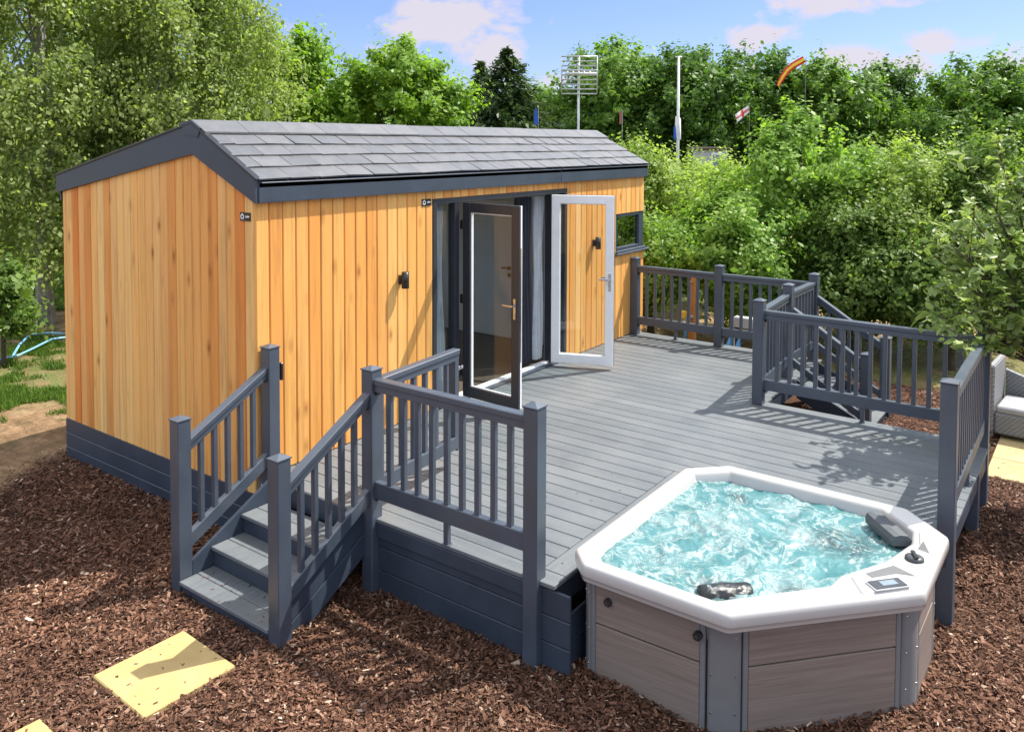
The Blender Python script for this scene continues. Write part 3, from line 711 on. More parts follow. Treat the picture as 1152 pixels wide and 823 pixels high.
while x < XO1:
    b = min(x+.46, XO1+.01); j = rnd.uniform(-.003, .003)
    prof = [(RY-.205, RR[1]-.062), (RY, RR[1]+.046), (RY+.205, RR[1]+.014), (RY+.205, RR[1]-.002), (RY, RR[1]+.030), (RY-.205, RR[1]-.078)]
    prof = [(p, q+j) for p, q in prof]
    vs = [(x+.002, *p) for p in prof]+[(b-.002, *p) for p in prof]
    g.add(vs, [(0, 1, 4, 5), (1, 2, 3, 4), (6, 11, 10, 7), (7, 10, 9, 8)]+[(i, 6+i, 6+(i+1) % 6, (i+1) % 6) for i in range(6)])
    x += .46
part('ridge_cap', g, M['slate'], cabin, ro, fix=True)
def barge(xa, xb):
    g = MB()
    pts = [(FE[0]+.01, FE[1]+.010), (RY, RR[1]+.012), (BE[0]-.005, BE[1]+.010), (BE[0]-.005, BACKZ-.012), (RY, RZ-.006), (-.055, H1-.022), (FE[0]+.01, H1-.022)]
    tri = [(0, 1, 4, 5, 6), (1, 2, 3, 4)]; n = len(pts)
    vs = [(xa, a, b) for a, b in pts]+[(xb, a, b) for a, b in pts]
    g.add(vs, [t for t in tri]+[tuple(n+i for i in t[::-1]) for t in tri]+[(i, n+i, n+(i+1) % n, (i+1) % n) for i in range(n)])
    return g
part('bargeboard', barge(-.050, -.0235), M['paint'], cabin, fix=True)
g = MB()
for (a, b) in (((FE[0]-.004, FE[1]+.016), (RY, RR[1]+.018)), ((RY, RR[1]+.018), (BE[0], BE[1]+.016))):
    g.beam((-.030, *a), (-.030, *b), .060, .020, .003, (0, -(b[1]-a[1]), b[0]-a[0]))
part('verge_trim', g, M['black'], cabin, ro)
part('bargeboard', barge(CL+.020, CL+.044), M['paint'], cabin, fix=True)
g = MB()   # ridge end cap seen on the gable
g.add([(-.058, RY-.14, RR[1]-.03), (-.058, RY, RR[1]+.044), (-.058, RY+.14, RR[1]+.012), (-.058, RY+.10, RR[1]-.085), (-.058, RY-.10, RR[1]-.11), (-.0505, RY-.14, RR[1]-.03), (-.0505, RY, RR[1]+.044), (-.0505, RY+.14, RR[1]+.012), (-.0505, RY+.10, RR[1]-.085), (-.0505, RY-.10, RR[1]-.11)],
      [(0, 1, 2, 3, 4), (9, 8, 7, 6, 5)]+[(i, 5+i, 5+(i+1) % 5, (i+1) % 5) for i in range(5)])
part('ridge_end', g, M['paint'], cabin, ro, fix=True)
g = MB(); g.box(-.0225, 4.62, -.075, -.048, H1-.022, FE[1]-.008, .004); g.box(4.626, CL+.019, -.075, -.048, H1-.022, FE[1]-.008, .004)
g.box(-.02, CL+.018, -.047, -.003, H1-.018, H1-.008, .002)
part('fascia', g, M['paint'], cabin)
g = MB(); g.beam((.0, -.082, FE[1]-.012), (4.6, -.082, FE[1]-.012), .009, .010, .003); g.beam((4.63, -.082, FE[1]-.012), (CL+.03, -.082, FE[1]-.012), .009, .010, .003)
part('eaves_trim', g, M['rail'], cabin)
g = MB(); g.box(-.0225, CL+.02, CW+.03, CW+.06, BACKZ-.1, BE[1]-.01, .004); part('rear_fascia', g, M['paint'], cabin)
# door frame with fixed side lights
FT = .06
g = MB(); ya, yb = -.030, .075
for x in (DX0, DX1-FT): g.box(x, x+FT, ya, yb, .0, DZ, .004)
g.box(DX0+FT, DX1-FT, ya, yb, DZ-FT, DZ, .004)
HXL, HXR = 2.66, 4.44
for x in (HXL-.10, HXR+.02): g.box(x, x+.075, ya+.003, yb-.004, .0, DZ-FT, .004)
door_frame = part('door_frame', g, M['frame'], cabin)
g = MB(); g.box(DX0+FT, DX1-FT, .0, .074, .004, .045, .004); part('threshold', g, M['white'], cabin, door_frame)
g = MB(); g.box(DX0+FT, DX1-FT, -.07, -.002, .004, .022, .003); part('sill', g, M['paint'], cabin, door_frame)
for x0, x1 in ((DX0+FT, HXL-.10), (HXR+.095, DX1-FT)):
    g = MB(); g.box(x0, x1, .020, .030, .045, DZ-FT, .001); part('side_light', g, M['glass'], cabin, door_frame)
for x in (HXL-.1+.02, HXR+.04):
    g = MB(); g.box(x, x+.035, yb-.003, yb+.012, .045, DZ-FT, .003); part('inner_trim', g, M['white'], cabin, door_frame)

def leaf(hx, ang, sgn, label):
    """door leaf: local x runs from hinge to free edge, local y = outside face"""
    Wd, Ht, z0, th = .80, 2.145, .050, .062
    fr = .105
    m = Matrix.Translation((hx, -.045, 0)) @ Matrix.Rotation(ang, 4, 'Z')
    s = 1 if sgn > 0 else -1
    def bx(mb, x0, x1, y0, y1, za, zb, c=.004): mb.box(x0, x1, min(y0*s, y1*s), max(y0*s, y1*s), za, zb, c, m)
    outer = MB(); h = th/2
    for a, b, za, zb in ((0, fr, z0, z0+Ht), (Wd-fr, Wd, z0, z0+Ht), (fr, Wd-fr, z0, z0+fr+.01), (fr, Wd-fr, z0+Ht-fr, z0+Ht)): bx(outer, a, b, 0, h, za, zb)
    d = part('door_leaf', outer, M['frame'], cabin, None, label)
    inner = MB()
    for a, b, za, zb in ((.004, fr+.005, z0+.004, z0+Ht-.004), (Wd-fr-.005, Wd-.004, z0+.004, z0+Ht-.004), (fr+.005, Wd-fr-.005, z0+.004, z0+fr+.016), (fr+.005, Wd-fr-.005, z0+Ht-fr-.006, z0+Ht-.004)): bx(inner, a, b, h+.0005, th, za, zb)
    part('inner_frame', inner, M['white'], cabin, d)
    gl = MB(); bx(gl, fr-.01, Wd-fr+.01, h-.004, h+.004, z0+fr, z0+Ht-fr+.01, .001); part('glass_pane', gl, M['glass'], cabin, d)
    bead = MB()
    for a, b, za, zb in ((fr, fr+.012, z0+fr+.01, z0+Ht-fr), (Wd-fr-.012, Wd-fr, z0+fr+.01, z0+Ht-fr), (fr+.012, Wd-fr-.012, z0+fr+.01, z0+fr+.024), (fr+.012, Wd-fr-.012, z0+Ht-fr-.014, z0+Ht-fr)): bx(bead, a, b, h-.012, h-.005, za, zb, .002)
    part('glazing_bead', bead, M['white'], cabin, d)
    for side, mt in ((1, M['chrome']), (0, M['chrome'])):
        hd = MB(); y0 = th if side else -.012
        bx(hd, Wd-.068, Wd-.038, y0, y0+.012, 1.00, 1.22, .004)
        bx(hd, Wd-.062, Wd-.044, y0+(.012 if side else -.035), y0+(.047 if side else 0), 1.135, 1.155, .004)
        bx(hd, Wd-.18, Wd-.044, y0+(.038 if side else -.048), y0+(.055 if side else -.031), 1.135, 1.157, .006)
        bx(hd, Wd-.060, Wd-.046, y0+(.012 if side else -.004), y0+(.016 if side else 0), 1.03, 1.06, .003)
        part('handle', hd, mt, cabin, d)
    for z in (.32, 1.13, 1.95):
        hg = MB(); bx(hg, -.030, .022, -.016, .018, z-.05, z+.05, .006); part('hinge', hg, M['black'], cabin, d)
    lk = MB(); bx(lk, Wd+.0005, Wd+.003, h-.008, h+.010, .55, 1.75, .001); part('lock_strip', lk, M['chrome'], cabin, d)
    return d
leaf(HXL+.01, R(-93.5), -1*-1, 'open door leaf showing its dark outer face')
leaf(HXR+.02, R(-68), -1, 'open door leaf showing its white inner face')
# corner window
g = MB()
for a, b, za, zb in ((WX0, WX0+.05, WZ0+.07, WZ1), (WX0+.05, CL-.13, WZ1-.05, WZ1), (WX0+.05, CL-.13, WZ0+.07, WZ0+.115), (CL-.13, CL+.012, WZ0+.07, WZ1)): g.box(a, b, -.012, .06, za, zb, .004)
win = part('window', g, M['paint'], cabin)
g = MB(); g.box(WX0+.05, CL-.13, .022, .030, WZ0+.115, WZ1-.05, .001); part('pane', g, mat_glass('window_glass', (.10, .11, .11), 3.2), cabin, win)
g = MB(); g.box(WX0-.03, CL+.12, -.075, .0, WZ0+.012, WZ0+.035, .004); g.box(WX0-.01, CL+.04, -.05, .01, WZ0+.035, WZ0+.07, .004); part('sill', g, M['rail'], cabin, win)
# wall lamps and name plates
for x in (1.705, 5.532):
    g = MB(); g.box(x-.026, x+.026, -.062, -.0225, 1.425, 1.515, .004); l = part('wall_lamp', g, M['black'], cabin)
    g = MB(); g.tube([(x, -.098, 1.388), (x, -.098, 1.552)], .038, 18); part('lamp_shade', g, M['black'], cabin, l)
def plate(place):
    g = MB()
    def slab(mb, pts, n0, n1):
        k = len(pts); mb.add([place(a, b, n0) for a, b in pts]+[place(a, b, n1) for a, b in pts], [tuple(range(k)), tuple(range(k, 2*k))]+[(i, (i+1) % k, k+(i+1) % k, k+i) for i in range(k)])
    slab(g, [(-.07, -.036), (.07, -.036), (.07, .036), (-.07, .036)], .023, .029)
    p = part('name_plate', g, M['black'], cabin, fix=True)
    e = MB()
    ring = [(math.cos(t), math.sin(t)) for t in np.linspace(0, 2*math.pi, 17)[:-1]]
    for i in range(16):
        a, b = ring[i], ring[(i+1) % 16]
        slab(e, [(-.038+.024*a[0], -.002+.022*a[1]), (-.038+.024*b[0], -.002+.022*b[1]), (-.038+.013*b[0], -.002+.012*b[1]), (-.038+.013*a[0], -.002+.012*a[1])], .0292, .0305)
    slab(e, [(-.062, .010), (-.038, .029), (-.014, .010), (-.020, .006), (-.038, .020), (-.056, .006)], .0292, .0307)
    slab(e, [(.002, -.010), (.012, .012), (.018, .012), (.010, -.010)], .0292, .0305)
    slab(e, [(.018, -.008), (.058, -.004), (.058, .008), (.022, .010)], .0292, .0305)
    part('emblem', e, M['flagwhite'], cabin, p, fix=True)
plate(lambda a, b, n: (-n, .107-a, 2.218+b))
plate(lambda a, b, n: (2.100+a, -n, 2.224+b))
# inside: partition wall with a white door
g = MB(); g.box(5.30, 5.38, T, 1.15, -.004, 2.25, .002); g.box(5.30, 5.38, 1.97, CW-T, -.004, 2.25, .002); g.box(5.30, 5.38, 1.15, 1.97, 2.0, 2.25, .002); part('partition', g, M['int_wall'], cabin)
g = MB(); g.box(5.315, 5.355, 1.155, 1.965, .0, 1.995, .003); idr = part('interior_door', g, M['int_door'], cabin)
g = MB(); g.box(5.295, 5.315, 1.23, 1.28, 1.0, 1.05, .004); g.box(5.27, 5.285, 1.24, 1.38, 1.015, 1.035, .004); g.box(5.297, 5.315, 1.23, 1.28, .90, .95, .004); part('handle', g, M['black'], cabin, idr)

def curtain(name, x0, x1, yc, flare, mat, label, waves=7, tie=False):
    g = MB(); nx, nz = 60, 24; vs = []
    for j in range(nz):
        t = j/(nz-1); z = 2.16-t*2.12
        for i in range(nx):
            s = i/(nx-1); ww = (x1-x0)*(1+flare*t**2)
            x = x0+ww*s if flare >= 0 or True else 0
            vs.append((x, yc+.035*math.sin(s*waves*2*math.pi+.6*t)*(1-.3*t)+.01*math.sin(9*t+5*s), z))
    fs = [(j*nx+i, j*nx+i+1, (j+1)*nx+i+1, (j+1)*nx+i) for j in range(nz-1) for i in range(nx-1)]
    k = len(vs); vs += [(x, y+.006, z) for x, y, z in vs]; fs += [tuple(k+i for i in f[::-1]) for f in fs]
    g.add(vs, fs, True)
    base = ((x0+x1)/2, yc, .04)
    o = g.build(name, mat, None, base); return tag(o, label, 'curtain')
curtain('curtain', 2.42, 2.52, .15, .9, M['lining'], 'pale blue curtain hanging behind the left side window of the doorway', 3)
curtain('curtain', 4.02, 4.30, .20, .25, M['curtain'], 'dark navy curtain gathered at the right of the open doorway', 5)
curtain('curtain', 4.40, 4.56, .19, .15, M['lining'], 'thin pale curtain beside the navy one right of the doorway', 3)

# ------------------------------------------------------------------ deck
deck = thing('deck', (3.4, -2.0, GZ), 'raised grey composite deck running along the front of the cabin', 'deck')
DXN, DXF = .05, 6.83
YE = -2.975                      # near part's outer edge
YB = -4.93                       # the bay beyond the hot tub
g = MB(); pitch = .1705; x = .2
g.box(DXN, DXN+.145, YE, -.028, -.028, 0, .003)
while x < DXF-.02:
    b = min(x+pitch-.009, DXF)
    if 2.22 < x and b < 4.66: y0 = YB
    elif x < 4.66: y0 = YE+.19
    else: y0 = -2.76
    a = x
    if y0 == YB: y0 = YB+.0
    g.box(a, b, y0, -.028, -.028, 0, .003); x += pitch
part('deck_board', g, M['deck'], deck)
g = MB(); g.box(DXN+.151, 2.24, YE, YE+.184, -.028, 0, .003); part('edge_board', g, M['deckx'], deck)
g = MB()   # joists and fascia boards
for (x0, x1, y0, y1) in ((.09, .13, YE+.04, -.03), (DXF-.05, DXF-.01, -2.74, -.03), (.13, 2.25, YE+.03, YE+.07), (2.25, 2.29, YB+.02, YE), (2.29, 4.64, YB+.015, YB+.055), (4.60, 4.64, YB+.06, -2.79), (4.64, DXF-.05, -2.745, -2.705)):
    g.box(x0, x1, y0, y1, -.20, -.030, .004)
for k in range(8): g.box(.14, DXF-.06, -.35-.34*k, -.31-.34*k, -.19, -.032, 0)
for k in range(5): g.box(2.3, 4.59, -3.2-.36*k, -3.16-.36*k, -.19, -.032, 0)
part('joist', g, M['skirt'], deck)
g = MB()   # near skirting: between the stair post and the corner, three boards
for k, (za, zb) in enumerate(((-.045, -.215), (-.221, -.395), (-.401, -.575), (-.581, -.70))):
    g.box(.066, .088, -3.085, -1.24, zb, za, .005)
for k, (za, zb) in enumerate(((-.221, -.395), (-.401, -.575), (-.581, -.70))): g.box(.10, 2.2, -3.03, -3.01, zb, za, .005)
g.box(.045, .0655, -2.74, -1.37, -.14, -.032, .004)
part('skirting_board', g, M['skirt'], deck)
for (px_, py_) in ((3.94, -4.875), (2.32, -3.1), (4.58, -3.4), (6.78, -1.0), (6.78, -2.6)):
    g = MB(); g.box(px_-.05, px_+.05, py_-.05, py_+.05, GZ-.1, -.2 if px_ != 3.94 else -.04, .005); part('support_post', g, M['rail'], deck)

# ------------------------------------------------------------------ railings
PW = .113
def post_mesh(x, y, zb, zt, w=PW):
    g = MB(); g.box(x-w/2, x+w/2, y-w/2, y+w/2, zb, zt-.022, .006); return g
def add_post(root, x, y, zb, zt, w=PW):
    p = part('post', post_mesh(x, y, zb, zt, w), M['rail'], root)
    c = MB(); h = w/2+.004
    c.add([(x-h, y-h, zt-.021), (x+h, y-h, zt-.021), (x+h, y+h, zt-.021), (x-h, y+h, zt-.021), (x-h, y-h, zt-.012), (x+h, y-h, zt-.012), (x+h, y+h, zt-.012), (x-h, y+h, zt-.012), (x, y, zt+.012)],
          [(3, 2, 1, 0), (0, 1, 5, 4), (1, 2, 6, 5), (2, 3, 7, 6), (3, 0, 4, 7), (4, 5, 8), (5, 6, 8), (6, 7, 8), (7, 4, 8)])
    part('post_cap', c, M['rail'], root, p)
    return p
def add_rails(root, p, q, nb, zt_p=1.05, zt_q=1.05, gap=.76, ends=.0, bw=.040, foot=True, bh=.115, deckz=0.0):
    """rails from p to q (xy); handrail top heights zt_p, zt_q; the lower rail runs gap below"""
    p, q = np.array(p, float), np.array(q, float)
    def P(t, z): return (p[0]+(q[0]-p[0])*t, p[1]+(q[1]-p[1])*t, z)
    h = .095
    g = MB(); g.sheared(P(0, zt_p-.020), P(1, zt_q-.020), .078, .040); g.sheared(P(0, zt_p-.040-.0285), P(1, zt_q-.040-.0285), .056, .055)
    part('top_rail', g, M['rail'], root, fix=True)
    g = MB(); g.sheared(P(0, zt_p-gap-bh/2), P(1, zt_q-gap-bh/2), .056, bh); part('bottom_rail', g, M['rail'], root, fix=True)
    u_ = (q-p)/np.linalg.norm(q-p); ang_ = math.atan2(u_[1], u_[0])
    for e_, sg_, zt_ in ((p, 1, zt_p), (q, -1, zt_q)):
        for zz in (zt_-.125, zt_-gap-bh-.022):
            mm_ = Matrix.Translation((e_[0], e_[1], zz)) @ Matrix.Rotation(ang_, 4, 'Z'); g = MB(); g.box(min(0, .022*sg_), max(0, .022*sg_), -.024, .024, 0, .028, .004, mm_); part('bracket', g, M['black'], root)
    L_ = np.linalg.norm(q-p)
    me = None; hh = gap-h-.002
    sl = (zt_q-zt_p)/L_
    for k in range(nb):
        t = (k+1)/(nb+1); x, y, _ = P(t, 0); zt = zt_p+(zt_q-zt_p)*t
        ext = abs(sl)*bw/2+.002
        if me is None:
            g = MB(); g.box(-bw/2, bw/2, -bw/2, bw/2, -gap-.004-ext, -h+.006+ext, .004)
            o = g.build('baluster', M['rail'], root); me = o.data
        else:
            o = bpy.data.objects.new('baluster', me); COL.objects.link(o); o.parent = root
        o.rotation_euler[2] = math.atan2(q[1]-p[1], q[0]-p[0])
        o.location = Vector((x, y, zt))-root.location
    if foot and nb > 7:
        x, y, _ = P(.5, 0); g = MB(); zf = (zt_p+zt_q)/2-gap-bh
        g.box(x-.02, x+.02, y-.02, y+.02, deckz+.008, zf, .003); g.box(x-.028, x+.028, y-.028, y+.028, deckz+.001, deckz+.009, .002); part('foot', g, M['rail'], root)
    return root
hp = PW/2
# near side
P1, P2, P3, P5, P6 = (-.803, -.137), (.058, -.098), (-.803, -1.307), (.058, -1.310), (.068, -2.806)
s = thing('stair_railing', (-.4, -.12, GZ), 'sloping stair railing at the cabin corner, against the timber gable', 'railing', 'stair railings')
add_post(s, *P1, GZ-.08, .765); add_post(s, *P2, GZ-.08, 1.14)
add_rails(s, (P1[0]+hp, P1[1]+.01), (P2[0]-hp, P2[1]), 5, .575, .965, .735, foot=False, bh=.11)
s = thing('stair_railing', (-.4, -1.31, GZ), 'sloping stair railing nearest the stepping slab, ending in a short square post', 'railing', 'stair railings')
add_post(s, *P3, GZ-.10, .735)
add_rails(s, (P3[0]+hp, P3[1]), (P5[0]-hp, P5[1]), 5, .535, .965, .735, foot=False, bh=.11)
s = thing('deck_railing', (.06, -2.05, GZ), 'deck railing at the front between the stair top and the hot tub', 'railing', 'deck railings')
add_post(s, *P5, GZ-.08, 1.155); add_post(s, *P6, GZ-.1, 1.155)
add_rails(s, (P5[0], P5[1]-hp), (P6[0], P6[1]+hp), 9, 1.075, 1.075, .785, bh=.125, foot=True)
# open gate at the stair head
def gate(loc, p, q, label, latch_end):
    s = thing('gate', (*loc, 0), label, 'gate')
    add_rails(s, p, q, 6, 1.045, 1.045, .77, foot=False, bh=.11)
    p, q = np.array(p), np.array(q); d = (q-p)/np.linalg.norm(q-p)
    for e in (p+d*.03, q-d*.03):
        g = MB(); g.beam((e[0], e[1], .17), (e[0], e[1], 1.004), .055, .060, .004, (d[0], d[1], 0)); part('stile', g, M['rail'], s)
    e = q if latch_end else p
    sg = 1 if latch_end else -1
    g = MB(); g.beam((*(e+d*.002*sg), .86), (*(e+d*.10*sg), .86), .012, .03, .003); g.beam((*(e+d*.05*sg+np.array([d[1], -d[0]])*.03), .87), (*(e+d*.05*sg+np.array([-d[1], d[0]])*.03), .87), .014, .014, .003)
    part('latch', g, M['chrome'], s)
    return s
gate((.65, -1.28), (P5[0]+hp+.012, P5[1]+.02), (1.20, -1.19), 'open deck gate swung back along the boards beside the open door', True)
g = MB(); g.box(P2[0]+hp+.001, P2[0]+hp+.05, P2[1]-.015, P2[1]+.015, .86, .95, .004); g.box(P2[0]+hp+.03, P2[0]+hp+.055, P2[1]-.035, P2[1]+.0, .82, .97, .006)
# latch keeper belongs to the gate post of the stair railing
part('latch_keeper', g, M['black'], bpy.data.objects['stair_railing'])
# far side
P7a, P7b, P7c, Pm, P8, P9, P10 = (6.665, -.085), (6.69, -1.385), (6.745, -2.665), (5.735, -2.650), (4.515, -2.725), (2.318, -4.900), (4.545, -4.870)
s = thing('deck_railing', (6.69, -1.4, 0), 'far end deck railing between the cabin and the green hedge', 'railing', 'deck railings')
for p in (P7a, P7b, P7c): add_post(s, *p, .001, 1.15)
add_rails(s, (P7a[0], P7a[1]-hp), (P7b[0], P7b[1]+hp), 8, 1.03, 1.03, .76, foot=True)
add_rails(s, (P7b[0], P7b[1]-hp), (P7c[0], P7c[1]+hp), 8, 1.03, 1.03, .76, foot=True)
s = thing('deck_railing', (5.1, -2.69, 0), 'short deck railing running back from the inner corner post to the far gate', 'railing', 'deck railings')
add_post(s, *P8, .001, 1.155); add_post(s, *Pm, .001, 1.15)
add_rails(s, (P8[0]+hp, P8[1]), (Pm[0]-hp, Pm[1]), 7, 1.03, 1.03, .76, foot=False)
s = thing('deck_railing', (4.53, -3.8, 0), 'long deck railing in front of the far steps, casting striped shadows', 'railing', 'deck railings')
add_post(s, *P10, GZ-.08, 1.155)
add_rails(s, (P8[0]+.03, P8[1]-hp), (P10[0], P10[1]+hp), 14, 1.035, 1.035, .76, foot=True)
s = thing('deck_railing', (3.4, -4.88, 0), 'deck railing seen end on, running away from behind the hot tub', 'railing', 'deck railings')
add_post(s, *P9, GZ-.10, 1.155)
add_rails(s, (P9[0]+hp, P9[1]), (P10[0]-hp, P10[1]), 15, 1.05, 1.05, .78, foot=True)
gate((6.24, -2.66), (Pm[0]+hp+.012, Pm[1]), (P7c[0]-hp-.012, P7c[1]), 'closed deck gate at the head of the far steps', True)
# far steps with their two handrails
st = thing('deck_steps', (6.24, -3.1, GZ), 'grey deck steps going down behind the far gate', 'steps')
for k, (yf, z) in enumerate(((-3.05, -.15), (-3.33, -.30), (-3.61, -.45))):
    g = MB(); g.box(5.80, 6.68, yf, yf+.135, z-.03, z, .004); g.box(5.80, 6.68, yf+.140, yf+.30, z-.03, z, .004); part('tread', g, M['deckx'], st)
    g = MB(); g.box(5.80, 6.68, yf+.02, yf+.04, z-.155, z-.032, .003); part('riser', g, M['skirt'], st)
for x in (5.775, 6.705):
    g = MB(); g.sheared((x, -2.76, -.13), (x, -3.62, -.55), .035, .22); part('stringer', g, M['skirt'], st, fix=True)
for x, lb in ((5.735, 'handrail of the far steps on the side nearer the hot tub'), (6.745, 'handrail of the far steps on the hedge side')):
    s = thing('step_railing', (x, -3.1, GZ), lb, 'railing', 'railings of the far steps')
    add_post(s, x, -3.56, GZ-.08, .44)
    add_rails(s, (x, -2.665-hp-.002), (x, -3.56+hp), 5, .86, .36, .62, foot=False, bh=.09)

# near steps
st = thing('deck_steps', (-.45, -.72, GZ), 'grey steps with dark risers leading up to the open gate', 'steps')
for k, (xf, z) in enumerate(((-.865, -.465), (-.588, -.305), (-.312, -.150))):
    g = MB(); g.box(xf, xf+.150, -1.248, -.196, z-.03, z, .004); g.box(xf+.155, xf+.30, -1.248, -.196, z-.03, z, .004); part('tread', g, M['deckx'], st)
    g = MB(); g.box(xf+.022, xf+.042, -1.248, -.196, z-.17, z-.032, .003); part('riser', g, M['skirt'], st)
g = MB(); g.box(.030, .0485, -1.25, -.16, -.17, -.002, .003); part('riser', g, M['skirt'], st)
for yy in (-1.262, -.178):
    g = MB(); g.sheared((-.745, yy, -.43), (.0, yy, -.03), .028, .16); part('stringer', g, M['skirt'], st, fix=True)
    g = MB(); g.sheared((-.745, yy-.004 if yy < -1 else yy+.004, -.605), (.0, yy-.004 if yy < -1 else yy+.004, -.205), .034, .17); part('stringer', g, M['skirt'], st, fix=True)

# ------------------------------------------------------------------ hot tub
tub = thing('hot_tub', (1.13, -4.0, GZ), 'white rimmed hot tub with brown wood effect sides full of bubbling water', 'hot tub')
O = [(.07, -3.17), (.22, -3.02), (1.90, -3.03), (2.18, -3.31), (2.18, -4.67), (1.86, -4.985), (1.00, -4.985), (.07, -4.13)]
I = [(.165, -3.25), (.30, -3.125), (1.85, -3.13), (2.07, -3.36), (2.07, -4.52), (1.82, -4.78), (1.62, -4.81), (1.25, -4.715), (.90, -4.535), (.74, -4.515), (.165, -4.02)]
def fillet(poly, rad, seg=6):
    out = []; n = len(poly)
    for i in range(n):
        p, a, b = (Vector((*poly[j % n], 0)) for j in (i, i-1, i+1))
        da, db = (a-p), (b-p); la, lb = da.length, db.length; da.normalize(); db.normalize()
        ang = da.angle(db); d = min(rad/math.tan(ang/2), la*.45, lb*.45)
        p0, p1 = p+da*d, p+db*d
        for k in range(seg+1):
            t = k/seg; q = p0*(1-t)**2+p*2*t*(1-t)+p1*t*t; out.append((q.x, q.y))
    return out
def inset(poly, d):
    n = len(poly); area = sum(poly[i][0]*poly[(i+1) % n][1]-poly[(i+1) % n][0]*poly[i][1] for i in range(n)); sg = 1 if area > 0 else -1
    out = []
    for i in range(n):
        p, a, b = np.array(poly[i]), np.array(poly[i-1]), np.array(poly[(i+1) % n])
        n1 = np.array([-(p-a)[1], (p-a)[0]]); n1 = n1/(np.linalg.norm(n1)+1e-9); n2 = np.array([-(b-p)[1], (b-p)[0]]); n2 = n2/(np.linalg.norm(n2)+1e-9)
        m = n1+n2; m = m/(np.linalg.norm(m)+1e-9); c = max(.5, float(m @ n1)); out.append(tuple(p+sg*m*d/c))
    return out
Of, If = fillet(O, .07), fillet(I, .05)
g = MB()
prof = [(.030, .082), (.013, .086), (.010, .092), (.010, .116), (.002, .121), (0, .126), (0, .160), (.004, .182), (.011, .193), (.022, .1985), (.032, .200)]
loops = [[(x, y, z) for x, y in (inset(Of, d) if d else Of)] for d, z in prof]
n = len(Of); vs = [p for l in loops for p in l]
fs = [(k*n+i, k*n+(i+1) % n, (k+1)*n+(i+1) % n, (k+1)*n+i) for k in range(len(prof)-1) for i in range(n)]
g.add(vs, fs, True)
iprof = [(0, .200), (.012, .195), (.022, .178), (.040, .10), (.075, -.10), (.14, -.45)]
loopsI = [[(x, y, z) for x, y in (inset(If, d) if d else If)] for d, z in iprof]
m_ = len(If); vs2 = [p for l in loopsI for p in l]
fs2 = [(k*m_+i, (k+1)*m_+i, (k+1)*m_+(i+1) % m_, k*m_+(i+1) % m_) for k in range(len(iprof)-1) for i in range(m_)]
g.add(vs2, fs2, True)
b0 = len(g.v); tris = tessellate_polygon([[Vector((x, y, 0)) for x, y, z in loops[-1]], [Vector((x, y, 0)) for x, y, z in loopsI[0]]])
g.add(loops[-1]+loopsI[0], tris, False)
g.add(loopsI[-1], [tuple(range(m_))])
shell = part('shell', g, M['shell'], tub, fix=True)
# cabinet: panels and corner pieces between bottom and rim
CB = [(.185, -3.14), (.27, -3.075), (2.0, -3.075), (2.10, -3.30), (2.09, -4.72), (1.86, -4.905), (1.16, -4.905), (.205, -4.04)]
g = MB(); core = inset(CB, .035); g.prism(core, GZ-.08, .085); part('cabinet_core', g, M['gdark'], tub, fix=True)
def wallpiece(name, a, b, z0, z1, mat, th=.03, c=.004, parent=None):
    a, b = Vector((*a, 0)), Vector((*b, 0)); d = (b-a); L_ = d.length; d.normalize(); nrm = Vector((d.y, -d.x, 0))
    cen = Vector((1.13, -4.0, 0))
    if nrm.dot((a+b)/2-cen) < 0: nrm = -nrm
    m = Matrix(((d.x, nrm.x, 0, a.x), (d.y, nrm.y, 0, a.y), (0, 0, 1, 0), (0, 0, 0, 1)))
    g = MB(); g.box(0, L_, -th, 0, z0, z1, c, m); return part(name, g, mat, tub, parent, fix=True)
def cut(a, b, s, e):
    a, b = np.array(a), np.array(b); L_ = np.linalg.norm(b-a); u = (b-a)/L_; return tuple(a+u*s), tuple(b-u*e)
sides = [(CB[0], CB[7], .03, .10), (CB[7], CB[6], .14, .10), (CB[6], CB[5], .10, .06), (CB[5], CB[4], .03, .03), (CB[4], CB[3], .04, .04), (CB[2], CB[1], .05, .03)]
ZM = -.225
for (a, b, s_, e_) in sides:
    p, q = cut(a, b, s_+.035, e_+.035)
    wallpiece('side_panel', p, q, GZ-.045, ZM-.005, M['panel']); up_ = wallpiece('side_panel', p, q, ZM+.005, .062, M['panel'])
    p0, q0 = cut(a, b, s_, e_)
    L0 = np.linalg.norm(np.array(q0)-np.array(p0))
    for x, y_ in ((0, L0-.033), (L0-.033, 0)):
        pp, qq = cut(p0, q0, x, y_); wallpiece('panel_edge', pp, qq, GZ-.06, .064, M['post_grey'], .034)
    if a == CB[0]:
        for yy in (-3.297, -3.90):
            g = MB(); g.tube([(.1700, yy, -.055), (.205, yy, -.055)], .026, 16); bl = part('lock', g, M['black'], tub, up_)
            g = MB(); g.box(.164, .1695, yy-.004, yy+.004, -.073, -.037, .001); g.box(.165, .1695, yy-.018, yy+.018, -.059, -.051, .001); part('lock_slot', g, M['gdark'], tub, up_)
